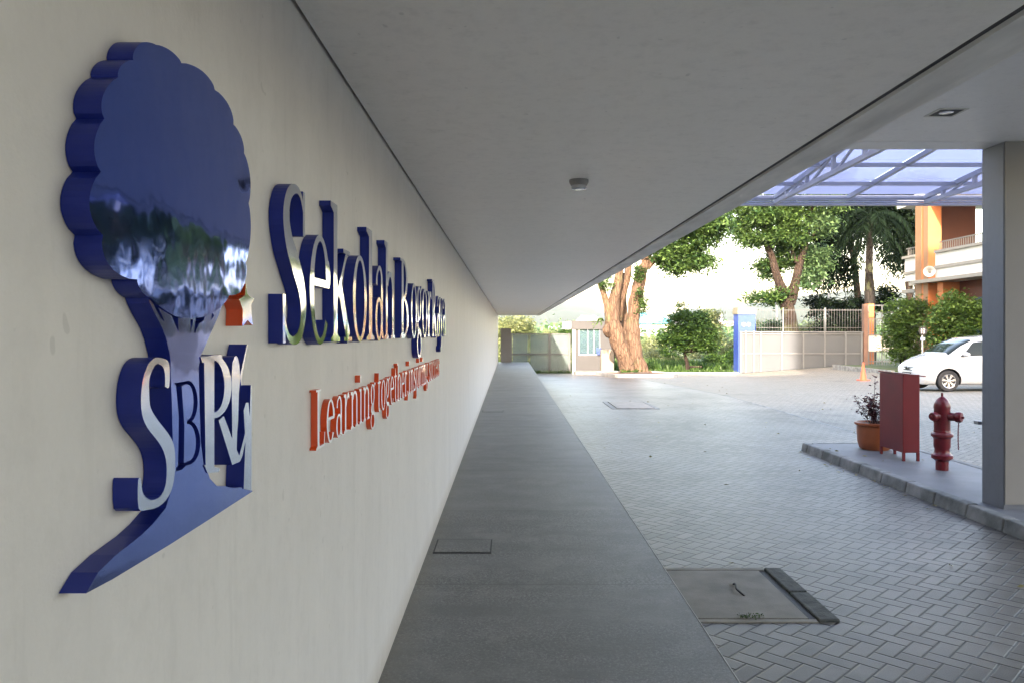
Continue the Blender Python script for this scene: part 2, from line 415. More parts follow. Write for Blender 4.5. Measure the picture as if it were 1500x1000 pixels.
# ================================================================== GROUND
def grid(name, x0, x1, y0, y1, nx, ny, m, zf):
    xs = np.linspace(x0, x1, nx + 1); ys = np.linspace(y0, y1, ny + 1)
    vs = [(float(x), float(y), zf(float(x), float(y))) for y in ys for x in xs]
    fs = [(j * (nx + 1) + i, j * (nx + 1) + i + 1, (j + 1) * (nx + 1) + i + 1, (j + 1) * (nx + 1) + i) for j in range(ny) for i in range(nx)]
    b = MB(); b.add(vs, fs); return struct(b.build(name, m, smooth=True))
grid('pavement', 1.06, 5.62, -22, 42.3, 6, 60, M['paver'], gz)
grid('parking_court', 5.68, 40, -22, 42.3, 50, 60, M['paver2'], gz)
b = MB()
ys = np.linspace(10.5, 42.0, 80)
for a, c in zip(ys[:-1], ys[1:]):
    a = float(a); c = float(c)
    b.add([(5.62, a, gz(5.6, a) + .003), (5.68, a, gz(5.6, a) + .003), (5.68, c, gz(5.6, c) + .003), (5.62, c, gz(5.6, c) + .003)], [(0, 1, 2, 3)])
b.add([(5.62, -12, .003), (5.68, -12, .003), (5.68, 10.5, .003), (5.62, 10.5, .003)], [(0, 1, 2, 3)])
struct(b.build('paving_edge_strip', M['kerb']))
def fieldz(x, y):
    if y < 42.31: return gz(x, y) - .12
    return gz(x, y) - .01 - .004 * max(0, y - 46) * (1 if y < 400 else 1)* .3
def grid2(name, xs, ys, m, zf):
    vs = [(x, y, zf(x, y)) for y in ys for x in xs]; nx = len(xs) - 1
    fs = [(j * (nx + 1) + i, j * (nx + 1) + i + 1, (j + 1) * (nx + 1) + i + 1, (j + 1) * (nx + 1) + i) for j in range(len(ys) - 1) for i in range(nx)]
    b = MB(); b.add(vs, fs); return struct(b.build(name, m, smooth=True))
grid2('grass_ground', [-1900, -600, -200, -60, -20, -5, 0, 3, 6, 9, 12, 14, 16, 18, 20, 25, 40, 60, 200, 600, 1900], [-120, -20, 0, 20, 25, 30, 35, 40, 42.3, 42.4, 46, 50, 60, 76, 100, 200, 400, 800, 1900], M['field'], fieldz)

# walkway: a raised strip with a riser on its right side
b = MB(); b.box(-.6, -12, -.9, 1.05, 42.2, .03)
struct(b.build('walkway', M['walk']))
b = MB(); b.box(1.052, -12, -.9, 1.058, 42.2, .032)
struct(b.build('walkway_edge_trim', mat('pale_edge_mortar', (.5, .49, .45), (.3, .3, .28), 9, .7)))

# hills
def hill(name, d, h, seed, col, x0=-1500, x1=1500, n=240, depth=260):
    vs = []; fs = []
    rows = 7
    for r in range(rows):
        t = r / (rows - 1)
        for i in range(n + 1):
            x = x0 + (x1 - x0) * i / n
            ht = h * (.55 + .9 * noise.noise(Vector((x * .0022 + seed, 0, 0))) + .25 * noise.noise(Vector((x * .012 + seed, 3, 0)))) + 3.0 * noise.noise(Vector((x * .06, seed, t * 3)))+1.6*noise.noise(Vector((x*.19,seed,t*5)))
            vs.append((x, d + t * depth, -6 + max(.5, ht) * sin(t * pi * .5) ** .8 + 1.5 * noise.noise(Vector((x * .05, t * 9, seed)))))
    for r in range(rows - 1):
        for i in range(n):
            a = r * (n + 1) + i; fs.append((a, a + 1, a + n + 2, a + n + 1))
    b = MB(); b.add(vs, fs); return struct(b.build(name, col, smooth=True))
hill('hills', 900, 70, 2.3, M['hill'])
hill('distant_hills', 1350, 125, 11.7, M['hill'], depth=350)

# ================================================================== CORRIDOR BUILDING
WX, CZ = -.6, 2.54
t = empty('corridor_wall', (WX, 0, 0), 'long warm grey plaster wall carrying the raised letters beside the walkway', 'wall')
MB().box(-.85, -8, -.9, WX, 41.6, 2.75).build('wall_surface', M['wall'], t)
t = empty('corridor_roof', (.5, 0, CZ), 'flat grey soffit roof over the walkway with a dark groove near its edge', 'roof')
MB().box(WX + .012, -8, CZ, 1.43, 41.6, 2.62).build('soffit_panel', M['ceiling'], t)
MB().box(1.47, -8, CZ - .004, 1.65, 41.9, 2.95).build('edge_beam', M['beam'], t)
MB().box(1.431, -8, CZ + .012, 1.469, 41.6, 2.619).build('shadow_groove', mat('groove_grey', (.10, .10, .105), (.07, .07, .075), 4, .7), t)  # dark insert that paints the shade inside the groove
MB().box(WX, -8, 2.62, 1.47, 41.9, 2.9).build('roof_slab', M['darkgap'], t)  # near-black colour paints in the shade above the wall gap
# lamps under the roof
def lamp(loc, label, group='small surface lamps under the corridor roof'):
    t = empty('ceiling_lamp', loc, label, 'lamp', group)
    x, y, z = loc
    MB().lathe((x, y, z), [(.058, 0), (.058, -.014), (.048, -.034)], 20).build('lamp_base', M['plastic'], t, True)
    MB().lathe((x, y, z - .03), [(.044, -.004), (.044, -.024), (.038, -.026)], 20).build('lamp_rim', M['chrome'], t, True)
    return t
l0 = lamp((.416, 4.61, CZ), 'small round grey lamp nearest the camera on the corridor ceiling')
ords = ['second', 'third', 'fourth', 'fifth', 'sixth', 'seventh', 'farthest']
for y, o in zip((9.9, 14.8, 20.0, 25.0, 29.5, 35.0, 39.2), ords):
    copy_tree(l0, (.412, y, CZ), label=('%s small round lamp from the camera on the corridor ceiling' % o) if o != 'farthest' else 'small round lamp on the corridor ceiling farthest along, near the open end')

# porch with its soffit, column and an unseen block added behind to shade the court
PZ = 3.28
t = empty('porch_roof', (6, 0, PZ), 'smooth pale grey porch soffit between the corridor beam and the column', 'roof')
MB().box(1.652, -6, PZ, 5.6, 6.655, PZ + .12).build('soffit_panel', M['soffit'], t)
MB().box(1.652, 6.665, PZ - .002, 5.6, 6.96, PZ + .55).build('front_beam', M['soffit'], t)
MB().box(1.652, -6, PZ + .12, 5.6, 6.664, PZ + .5).build('roof_slab', M['darkgap'], t)
t = empty('school_block', (0, -26, 0), 'tall pale school block standing across the court behind the camera', 'building')
MB().box(-45, -34, -.1, 26, -22, 26.8).build('lower_wing', mat('pale_render', (.8, .79, .76), (.74, .73, .7), 2, .8), t)  # unseen mass, height set to shade the court; pale to bounce light
MB().box(.8, -34, 26.8, 26, -22, 32.5).build('upper_storey', M['white'], t)  # unseen raised part, height set to shade the far gate
for fl in range(7):
    MB().box(-43, -22, 1.4 + fl * 3.4, 25, -21.98, 3.0 + fl * 3.4).build('window_band', M['glass'], t)
# column
t = empty('porch_column', (4.3, 6.7, .1), 'wide rectangular grey column at the right edge standing on the kerbed island', 'column')
MB().box(4.27, 6.665, .08, 5.3, 6.97, PZ - .004, 0).build('column_shaft', M['column'], t, bevel=.006)
MB().box(4.28, 6.655, .15, 5.3, 6.664, PZ - .004, 0).build('front_panel', mat('column_front_beige', (.27, .25, .225), (.24, .22, .2), 2, .75), t)
MB().box(4.245, 6.985, .80, 4.30, 7.05, .83).build('side_bracket', M['steel'], t)
# downlight in porch soffit
c = Vector((3.28, 5.79, PZ))
t = empty('recessed_downlight', c, 'square recessed downlight with white rim in the porch soffit', 'lamp')
q = .11
rr = MB()
for (a0, b0, a1, b1) in ((-q, -q, q, -q + .018), (-q, q - .018, q, q), (-q, -q + .018, -q + .018, q - .018), (q - .018, -q + .018, q, q - .018)):
    rr.box(c.x + a0, c.y + b0, PZ - .006, c.x + a1, c.y + b1, PZ + .001)
rr.build('lamp_rim', M['white'], t)
MB().box(c.x - .09, c.y - .09, PZ - .003, c.x + .09, c.y + .09, PZ + .0005).build('lamp_recess', M['black'], t)
MB().lathe((c.x, c.y, PZ - .003), [(.05, 0), (.045, -.002)], 20).build('lamp_reflector', M['chrome'], t, True)

# ================================================================== BLUE CANOPY
t = empty('blue_canopy', (6, 9.5, 3.7), 'blue translucent panel canopy on grey steel trusses beyond the porch', 'canopy')
Zf = 12.3
def roofz(y): return ZA(289, Zf) + .079 * (Zf - y)
xl, xr = 3.2, 10.5
lowz = ZA(300, Zf)
tr_x = [XA(1136, Zf) - 1.2 * 2 * 1.0 + .03, XA(1136, Zf), XA(1356, Zf), XA(1356, Zf) + 2.4]
def trussbuild(x):
    b = MB()
    b.bar((x, 7.0, roofz(7.0)), (x, Zf, roofz(Zf)), .06, .07)
    zl0 = lowz + .03 + .008 * (Zf - 7)
    b.bar((x, 7.0, zl0), (x, Zf, lowz + .04), .06, .06)
    k = [7.4, 8.3, 9.2, 10.1, 11.0, 11.8]
    for i, y in enumerate(k):
        zl = lowz + .03 + .008 * (Zf - y)
        b.bar((x, y, zl), (x, y, roofz(y)), .05, .05)
        if i + 1 < len(k): b.bar((x, y, roofz(y)), (x, k[i + 1], lowz + .03), .03, .03)
    return b
for x in tr_x: trussbuild(x).build('truss', M['bluegrey'], t)
for x in [XA(1244, Zf), XA(1244, Zf) - 2.4, XA(1244, Zf) + 2.4, XA(1244, Zf) + 4.8]:
    MB().bar((x, 7.0, roofz(7.0)), (x, Zf, roofz(Zf)), .06, .06).build('rafter', M['bluegrey'], t)
for y in (11.45, 10.5, 9.6, 8.7, 7.8):
    MB().bar((xl, y, roofz(y) - .02), (xr, y, roofz(y) - .02), .05, .05).build('purlin', M['bluegrey'], t)
gb = MB()
gb.bar((xl, Zf + .05, lowz + .01), (xr, Zf + .05, lowz + .01), .10, .035)
gb.bar((xl, Zf + .05, lowz + .055), (xr, Zf + .05, lowz + .055), .05, .02)
gb.bar((xl, Zf + .05, lowz + .09), (xr, Zf + .05, lowz + .09), .05, .02)
gb.bar((xl, Zf + .05, lowz + .13), (xr, Zf + .05, lowz + .13), .06, .05)
gb.build('gutter_rails', M['bluegrey'], t)
# crossing over panel seams: panels one per bay
xs = sorted(tr_x + [XA(1244, Zf), XA(1244, Zf) - 2.4, XA(1244, Zf) + 2.4]) + [xr]
for a, c2 in zip(xs[:-1], xs[1:]):
    pb = MB()
    for (y0, y1) in ((7.0, 7.8), (7.8, 8.7), (8.7, 9.6), (9.6, 10.5), (10.5, 11.45), (11.45, 12.3)):
        zz = lambda y: roofz(y) + .045
        pb.add([(a + .01, y0 + .01, zz(y0)), (c2 - .01, y0 + .01, zz(y0)), (c2 - .01, y1 - .01, zz(y1)), (a + .01, y1 - .01, zz(y1)),
                (a + .01, y0 + .01, zz(y0) + .006), (c2 - .01, y0 + .01, zz(y0) + .006), (c2 - .01, y1 - .01, zz(y1) + .006), (a + .01, y1 - .01, zz(y1) + .006)],
               [(0, 3, 2, 1), (4, 5, 6, 7), (0, 1, 5, 4), (1, 2, 6, 5), (2, 3, 7, 6), (3, 0, 4, 7)])
    pb.build('roof_panel', M['poly'], t)

# ================================================================== SIGN LETTERS
def inpoly(x, y, P_):
    c = False; j = len(P_) - 1
    for i in range(len(P_)):
        xi, yi = P_[i]; xj, yj = P_[j]
        if (yi > y) != (yj > y) and x < (xj - xi) * (y - yi) / (yj - yi) + xi: c = not c
        j = i
    return c
def cdt(pos, neg=()):
    """union of the polygons in pos minus those in neg, as triangles"""
    verts, edges, polys = [], [], []
    for grp, fl in ((pos, 1), (neg, 0)):
        for poly in grp:
            pts = [(float(p[0]), float(p[1])) for p in poly]
            o = len(verts); n = len(pts); verts += [Vector(p) for p in pts]
            edges += [(o + i, o + (i + 1) % n) for i in range(n)]
            xs = [p[0] for p in pts]; ys = [p[1] for p in pts]
            polys.append((fl, min(xs), max(xs), min(ys), max(ys), pts))
    r = geometry.delaunay_2d_cdt(verts, edges, [], 0, 1e-5)
    vo = [tuple(v) for v in r[0]]; keep = []
    for f in r[2]:
        x = sum(vo[i][0] for i in f) / 3; y = sum(vo[i][1] for i in f) / 3; st = 0
        for fl, x0, x1, y0, y1, pts in polys:
            if x0 <= x <= x1 and y0 <= y <= y1 and (fl == 0 or st == 0) and inpoly(x, y, pts):
                if fl == 0: st = -1; break
                st = 1
        if st == 1: keep.append(tuple(f))
    return vo, keep

def extrude(vo, tris, to3, front, back, cap_back=True, mb=None, mf=0, ms=1):
    """to3(p, d) maps the 2-D point at distance d from the wall"""
    mb = mb or MB(); used = sorted({i for f in tris for i in f}); ix = {v: k for k, v in enumerate(used)}
    n = len(used)
    fr = [to3(vo[i], front) for i in used]; bk = [to3(vo[i], back) for i in used]
    mb.add(fr, [tuple(ix[i] for i in f) for f in tris], mf)
    ed = {}
    for f in tris:
        for a, c in ((f[0], f[1]), (f[1], f[2]), (f[2], f[0])):
            ed[(a, c)] = 1
    side = [(a, c) for (a, c) in ed if (c, a) not in ed]
    o = len(mb.v)
    vs = []; fs = []
    for a, c in side:
        k = len(vs); vs += [fr[ix[a]], fr[ix[c]], bk[ix[c]], bk[ix[a]]]; fs.append((k, k + 3, k + 2, k + 1))
    mb.add(vs, fs, ms)
    if cap_back: mb.add(bk, [tuple(ix[i] for i in reversed(f)) for f in tris], ms)
    return mb
def rawbuild(mb, name, mats, parent=None):
    me = bpy.data.meshes.new(name); me.from_pydata(mb.v, [], mb.f)
    for m in mats: me.materials.append(m)
    me.polygons.foreach_set('material_index', mb.mi)
    o = bpy.data.objects.new(name, me); COL.objects.link(o)
    if parent is not None:
        o.parent = parent; o.matrix_parent_inverse = Matrix.Translation(-Vector(parent.location))
    return o

# --- glyph primitives (unit: x-height = 1)
CAP, ASC, DSC = 1.33, 1.42, -.40
def R_(x0, y0, x1, y1): return [[(x0, y0), (x1, y0), (x1, y1), (x0, y1)]]
def ring(cx, cy, rx, ry, tx, ty, a0=0, a1=360, n=36):
    out = []; m = max(6, int(n * (a1 - a0) / 360))
    an = [radians(a0 + (a1 - a0) * i / m) for i in range(m + 1)]
    o = [(cx + rx * cos(a), cy + ry * sin(a)) for a in an]; i_ = [(cx + (rx - tx) * cos(a), cy + (ry - ty) * sin(a)) for a in an]
    return [[o[k], o[k + 1], i_[k + 1], i_[k]] for k in range(m)]
def cr(p, n=6):
    out = []
    for i in range(len(p) - 1):
        a, b_, c_, d = p[max(i - 1, 0)], p[i], p[i + 1], p[min(i + 2, len(p) - 1)]
        for k in range(n):
            t = k / n
            out.append(tuple(.5 * ((2 * b_[j]) + (c_[j] - a[j]) * t + (2 * a[j] - 5 * b_[j] + 4 * c_[j] - d[j]) * t * t + (3 * b_[j] - a[j] - 3 * c_[j] + d[j]) * t ** 3) for j in range(len(a))))
    out.append(tuple(p[-1])); return out
def stroke(pts, smooth=True):
    q = cr(pts) if smooth else pts
    L, Rr = [], []
    for i, (x, y, wd) in enumerate(q):
        a = q[max(i - 1, 0)]; c = q[min(i + 1, len(q) - 1)]
        dx, dy = c[0] - a[0], c[1] - a[1]; l = sqrt(dx * dx + dy * dy) or 1
        nx, ny = -dy / l * wd / 2, dx / l * wd / 2
        L.append((x + nx, y + ny)); Rr.append((x - nx, y - ny))
    return [[L[k], L[k + 1], Rr[k + 1], Rr[k]] for k in range(len(q) - 1)]
def stem(x, y1, t=.16, foot=True, flag=True, y0=0):
    o = R_(x, y0, x + t, y1)
    if foot: o += [[(x - .12, y0), (x + t + .12, y0), (x + t + .12, y0 + .035), (x + t, y0 + .08), (x, y0 + .08), (x - .12, y0 + .035)]]
    if flag: o += [[(x - .13, y1 - .05), (x, y1 - .1), (x + t, y1), (x - .13, y1)]]
    return o
def gS(h=CAP, w=.76, t=.19):
    k = h / CAP; th = .055 + .02 * (1 - k)
    pts = [(.66, 1.13, th), (.55, 1.27, th), (.40, 1.30, th + .02), (.22, 1.22, .12), (.14, 1.04, t * .85), (.22, .84, t), (.40, .67, t * 1.12), (.57, .49, t), (.64, .29, t * .85), (.55, .10, .12), (.38, .03, th + .02), (.2, .06, th), (.08, .2, th)]
    o = stroke([(x, y * k, wd) for x, y, wd in pts])
    o += R_(.62, .93 * k, .68, 1.32 * k) + R_(.05, .01 * k, .12, .40 * k); return o
G = {
 'S': gS(), 's': gS(1.0, .62, .17),
 'e': ring(.42, .5, .40, .52, .15, .06, 8, 322) + R_(.1, .53, .80, .60) + stroke([(.79, .56, .07), (.77, .68, .12), (.72, .78, .1)]),
 'k': stem(.14, ASC) + stroke([(.28, .45, .06), (.76, .97, .07)], False) + stroke([(.40, .60, .16), (.84, .03, .18)], False) + R_(.58, .955, .92, 1.0) + R_(.62, 0, 1.02, .045),
 'o': ring(.42, .5, .42, .52, .15, .06),
 'l': stem(.12, ASC),
 'a': ring(.32, .28, .30, .30, .14, .055) + stroke([(.12, .74, .13), (.16, .88, .08), (.34, .985, .06), (.50, .93, .1), (.57, .76, .15), (.57, .4, .15), (.58, .12, .14), (.70, .02, .06)]),
 'h': stem(.12, ASC) + ring(.53, .70, .36, .31, .16, .08, 0, 160) + stem(.73, .71, .16, True, False),
 'n': stem(.12, 1.0) + ring(.53, .70, .36, .31, .16, .08, 0, 160) + stem(.73, .71, .16, True, False),
 'u': stem(.12, 1.0, .16, False) + ring(.5, .31, .38, .33, .16, .08, 180, 345) + stem(.70, 1.0, .16, False) + R_(.70, 0, .96, .05),
 'B': stem(.14, CAP, .17, True, False) + R_(.02, CAP - .045, .3, CAP) + ring(.28, .99, .42, .34, .16, .055, -90, 90) + ring(.28, .35, .52, .35, .17, .055, -90, 90) + R_(.2, .64, .34, .70),
 'R': stem(.14, CAP, .17, True, False) + R_(.02, CAP - .045, .3, CAP) + ring(.28, .96, .44, .37, .16, .055, -90, 90) + R_(.2, .59, .36, .65) + stroke([(.40, .63, .17), (.88, .02, .18)], False) + R_(.74, 0, 1.04, .04),
 'L': stem(.14, CAP, .17, True, False) + R_(.02, CAP - .045, .46, CAP) + R_(.14, 0, .74, .055) + stroke([(.74, 0, .06), (.80, .32, .05)], False),
 'g': ring(.40, .67, .32, .34, .14, .06) + stroke([(.62, .88, .05), (.76, 1.0, .06), (.86, .96, .1)]) + stroke([(.28, .36, .06), (.16, .24, .09), (.3, .13, .12), (.6, .1, .13), (.72, .0, .1)]) + ring(.42, -.14, .36, .27, .10, .06),
 'r': stem(.12, 1.0) + stroke([(.27, .68, .06), (.38, .88, .08), (.55, .97, .12), (.63, .86, .1)]),
 'i': stem(.12, 1.0) + R_(.08, 1.18, .30, 1.38),
 't': stroke([(.28, 1.28, .04), (.28, 1.0, .16), (.28, .5, .16), (.30, .14, .15), (.42, .03, .07), (.58, .1, .04)]) + R_(.04, .94, .58, 1.0),
 'y': stroke([(.16, .98, .17), (.52, .08, .15)], False) + stroke([(.84, .98, .06), (.5, .05, .07), (.36, -.28, .07), (.2, -.36, .1), (.10, -.30, .12)], True) + R_(0, .955, .36, 1.0) + R_(.66, .955, 1.0, 1.0),
 'p': stem(.12, 1.0, .16, True, True, DSC) + ring(.46, .5, .42, .52, .15, .06, -130, 130),
 'c': ring(.42, .5, .42, .52, .15, .06, 42, 322) + stroke([(.70, .85, .13), (.76, .72, .1)]),
 ',': R_(.06, 0, .24, .16) + stroke([(.20, .05, .09), (.17, -.12, .06), (.08, -.22, .03)]),
}
def bounds(g):
    xs = [p[0] for q in g for p in q]; return min(xs), max(xs)
GC = {}
def wallpt(p, d): return (WX + d, p[0], p[1])
def letter(ch, y0, y1, base, xh, depth, mats, name, label, group, kx=1):
    g = G[ch]; a, c = bounds(g)
    mp = lambda p: (y0 + (p[0] - a) / (c - a) * (y1 - y0), base + p[1] * xh)
    if ch not in GC: GC[ch] = cdt(g)
    vo, tr = GC[ch]; vo = [mp(p) for p in vo]
    o = rawbuild(extrude(vo, tr, wallpt, depth, .001), name, mats)
    # origin at its base
    loc = Vector((WX, (y0 + y1) / 2, base)); o.data.transform(Matrix.Translation(-loc)); o.location = loc
    return tag(o, label, 'letter', group)
D1 = .0375
def YF(px): return (-(WX) - D1) * F / (746 - px)
big = [('S', 414.4, 448.6), ('e', 454, 483.6), ('k', 484.5, 515.5), ('o', 517, 537.4), ('l', 536.8, 548.5), ('a', 550, 562), ('h', 563.2, 578.5),
       ('B', 586.5, 598.6), ('o', 602.3, 610.8), ('g', 611.2, 618.2), ('o', 618.6, 625.9), ('r', 626.4, 632.2), ('R', 632.8, 640.0), ('a', 640.3, 644.8), ('y', 644.6, 649.2), ('a', 649.4, 652.9)]
words = ['Sekolah'] * 7 + ['Bogor'] * 5 + ['Raya'] * 4
onum = ['first', 'second', 'third', 'fourth', 'fifth', 'sixth', 'seventh', 'eighth', 'ninth', 'tenth']
cnt = {}
for (ch, a, c), wd in zip(big, words):
    i = cnt.get(wd, 0); cnt[wd] = i + 1
    letter(ch, YF(a), YF(c), CAMZ - .0295, .313, D1, [M['mirror'], M['blueside']], 'sign_letter',
           'blue-sided mirror letter %s, the %s letter of the word %s on the wall' % (ch, onum[i], wd), 'large blue letters spelling the school name')
D2 = .021
def advance(ch):
    a, c = bounds(G[ch]); return c - a
for wd, px0, px1 in (('Learning', 463.2, 550), ('together,', 553.4, 598.0), ('inspiring', 598.8, 627.0), ('success', 628.6, 643.9)):
    Y0 = (.6 - D2) * F / (746 - px0); Y1 = (.6 - D2) * F / (746 - px1)
    gap = .17
    tot = sum(advance(ch) for ch in wd) + gap * (len(wd) - 1); k = (Y1 - Y0) / tot; y = Y0
    for i, ch in enumerate(wd):
        wl = advance(ch) * k
        nm = 'comma' if ch == ',' else 'letter ' + ch
        letter(ch, y, y + wl, CAMZ - .353, .136, D2, [M['whiteface'], M['orangeside']], 'slogan_letter',
               'small orange-sided white %s, %s character of the word %s on the wall' % (nm, onum[i], wd.strip(',')), 'small orange letters of the slogan line')
        y += wl + gap * k

# --- tree emblem: outline points in photo pixels, mapped onto the wall plane
def E(px, py):
    s = (-(WX) - D1) / (746 - px); return (F * s, CAMZ + (487 - py) * s)
def c1(pts): return [E(60 + .42 * x, 40 + .42 * y) for x, y in pts]
def c2_(pts): return [E(60 + .44 * x, 460 + .44 * y) for x, y in pts]
def c5(pts): return [E(220 + .12 * x, 440 + .12 * y) for x, y in pts]
def bumps(cusps, bulge):
    out = []
    n = len(cusps)
    for i in range(n):
        a = Vector(cusps[i][:2]); c = Vector(cusps[(i + 1) % n][:2]); bl = cusps[i][2] if len(cusps[i]) > 2 else bulge
        d = c - a; nn = Vector((d.y, -d.x))
        for k in range(10):
            t = k / 10; out.append(tuple(a + d * t + nn * (bl * sin(pi * t) ** .7)))
    return out
crown = bumps([(345, 55, .1), (395, 62, .12), (485, 126, .16), (602, 220, .13), (667, 340, .1), (704, 440, .08), (720, 615, .06), (710, 822, .1), (690, 925, .1), (652, 935, .12), (560, 1010, .05), (470, 1010, .05), (378, 945, .14), (330, 880, .24), (210, 726, .2), (203, 505, .16), (215, 320, .2), (263, 176, .24), (316, 116, .16)], .15)
em = empty('tree_emblem', (WX, 1.4, 1.3), 'large blue tree shaped school emblem with SBR lettering left of the big letters', 'emblem')
vo, tr = cdt([c1(crown)])
rawbuild(extrude(vo, tr, wallpt, D1 + .0025, .001), 'tree_crown', [M['bluemirror'], M['blueside']], em)
# trunk with branches and the cut-out B
trunkL = [(372, 925), ]  # helper not used
# in c5 px-> crop; build in full photo px
def px5(x, y): return (220 + .12 * x, 440 + .12 * y)
def px2(x, y): return (60 + .44 * x, 460 + .44 * y)
tp = [px5(-30, -60), px5(0, 40), px5(60, 170), px5(150, 340), px5(200, 480), px5(240, 660), px5(250, 760)]
tp += [px2(*q) for q in ((432, 200), (436, 300), (440, 480), (441, 560), (415, 645), (372, 698), (330, 738), (250, 800), (190, 858), (150, 928), (240, 880), (430, 765), (560, 682), (640, 630), (705, 588), (690, 576), (670, 574), (640, 578), (610, 570), (588, 573), (562, 545), (556, 525), (542, 505), (532, 420), (528, 300), (525, 180))]
tp += [px5(600, 760), px5(620, 670), px5(680, 540), px5(740, 400), px5(830, 200), px5(880, 60), px5(900, -60)]
neg = [[px5(*q) for q in s] for s in (
    [(20, -40), (45, 0), (80, 50), (130, 150), (175, 265), (138, 225), (80, 130), (20, 10)],
    [(250, 165), (340, 190), (345, 395)], [(490, 228), (527, 240), (495, 372)],
    [(555, 203), (672, 183), (655, 250), (600, 282), (545, 405), (538, 380)], [(755, 148), (782, 187), (742, 245)])]
EE = lambda L: [E(*q) for q in L]
# B cut-out in crop-6 coords (170+.22x, 500+.22y)
def p6(x, y): return (170 + .22 * x, 500 + .22 * y)
def smooth_ring(cx, cy, rx, ry, tx, ty, a0, a1, sk=0):
    return [[p6(x, y) for x, y in q] for q in ring(cx, cy, rx, ry, tx, ty, a0, a1, 30)]
Bn = [[p6(*q) for q in ((398, 275), (435, 268), (455, 560), (452, 800), (448, 835), (412, 850), (415, 700), (418, 500))],
      [p6(*q) for q in ((383, 276), (490, 258), (490, 272), (430, 300), (405, 300))],
      [p6(*q) for q in ((398, 862), (400, 835), (450, 805), (480, 800), (480, 812), (440, 850))]]
Bn += smooth_ring(478, 400, 66, 142, 28, 26, -95, 92) + smooth_ring(478, 670, 84, 150, 30, 26, -95, 97)
vo, tr = cdt([EE(tp)], [EE(q) for q in neg] + [EE(q) for q in Bn])
mb = extrude(vo, tr, wallpt, D1, .006)
vo2, tr2 = cdt([EE(tp)], [EE(q) for q in neg])
extrude(vo2, tr2, wallpt, .006, .001, mb=mb, mf=1, ms=1)
rawbuild(mb, 'tree_trunk', [M['bluetrunk'], M['blueside']], em)
Sx = [(410, 240), (424, 240), (424, 165), (405, 147), (378, 145), (355, 165), (338, 210), (330, 270), (333, 330), (350, 375), (385, 420), (405, 455), (415, 500), (413, 560), (398, 600), (370, 617), (348, 610), (335, 590), (330, 550), (320, 552), (322, 645), (350, 650), (390, 638), (422, 605), (440, 550), (444, 480), (438, 430), (420, 395), (385, 350), (362, 310), (357, 260), (358, 215), (370, 180), (385, 165), (403, 175), (410, 200)]
Sx = [q[:2] for q in cr(Sx + [Sx[0]], 3)][:-1]
vo, tr = cdt([c2_(Sx)])
rawbuild(extrude(vo, tr, wallpt, D1 + .0015, .001), 'letter_s', [M['mirror'], M['blueside']], em)
rp = [[px2(*q) for q in s] for s in (
    [(540, 150), (574, 138), (574, 520), (545, 500)], [(528, 142), (600, 134), (600, 146), (560, 160), (534, 160)], [(540, 500), (592, 512), (590, 524), (552, 528)],
    [(588, 352), (606, 338), (640, 430), (662, 480), (658, 490), (634, 500)],
    [(632, 200), (635, 160), (641, 142), (647, 138), (653, 146), (658, 170), (660, 220), (656, 262), (654, 350), (650, 400), (648, 478), (634, 420)],
    [(655, 480), (660, 460), (682, 375), (683, 400), (668, 470), (660, 488)],
    [(672, 320), (680, 293), (688, 293), (692, 340), (696, 235), (699, 235), (698, 586), (672, 580), (678, 420)],
    [(660, 205), (683, 100), (685, 104), (668, 195), (664, 240)])]
rg = [[px2(x, y) for x, y in q] for q in ring(572, 240, 60, 105, 24, 18, -95, 90, 30)]
vo, tr = cdt([EE(q) for q in rp] + [EE(q) for q in rg])
rawbuild(extrude(vo, tr, wallpt, D1 + .0018, .001), 'letter_r', [M['mirror'], M['blueside']], em)
st = [(361, 416), (362.6, 430), (366, 434), (373, 438), (368.8, 446), (369, 457), (371, 476.5), (363.5, 469), (356, 477.5), (356.5, 454), (351, 438.5), (359.5, 433)]
vo, tr = cdt([EE(st)])
o = rawbuild(extrude(vo, tr, wallpt, D1 - .001, .001), 'star_emblem', [M['mirror'], M['orangeside']])
tag(o, 'small orange-sided mirror star right of the tree crown on the wall', 'star')

# ================================================================== WALKWAY HATCHES AND MANHOLES
def hatch(x0, x1, y0, y1, label):
    t = empty('floor_hatch', ((x0 + x1) / 2, (y0 + y1) / 2, .03), label, 'hatch', 'flush floor hatches in the walkway')
    MB().box(x0, y0, .031, x1, y1, .0335).build('hatch_frame', M['black'], t)
    MB().box(x0 + .012, y0 + .022, .0336, x1 - .010, y1 - .014, .036).build('hatch_cover', M['walk'], t)
hatch(XA(640, 5.93), XA(721, 5.93), 5.6, 5.97, 'thin dark framed floor hatch nearest the camera in the walkway beside the wall')
hatch(-.55, -.12, 15.6, 16.0, 'smaller looking floor hatch farther along the walkway beside the wall')
t = empty('manhole', (1.4, 4.85, 0), 'weathered concrete manhole cover with iron handle beside the walkway edge', 'manhole')
y0, y1 = 1842 / 420, 1842 / 350
MB().box(1.065, y0, -.02, 1.70, y1, .010).build('manhole_cover', M['cover'], t, bevel=.003)
MB().box(1.705, y0 - .02, -.02, 1.745, y1 + .02, .004).build('dark_gap', M['darkgap'], t)
kb = MB(); kb.box(1.745, y0 - .04, -.02, 1.865, y0 + .42, .018); kb.box(1.745, y0 + .43, -.02, 1.86, y1 + .03, .022)
kb.build('side_kerb', M['darkstone'], t, bevel=.008)
MB().box(1.065, y0 - .05, -.02, 1.74, y0 - .008, .008).build('manhole_frame', M['cover'], t, bevel=.004)
MB().box(1.065, y1 + .008, -.02, 1.74, y1 + .06, .012).build('manhole_frame', M['cover'], t, bevel=.004)
hp = [(1.445, 4.98, .008), (1.447, 4.95, .022), (1.44, 4.90, .026), (1.425, 4.84, .026), (1.43, 4.79, .024), (1.45, 4.755, .010)]
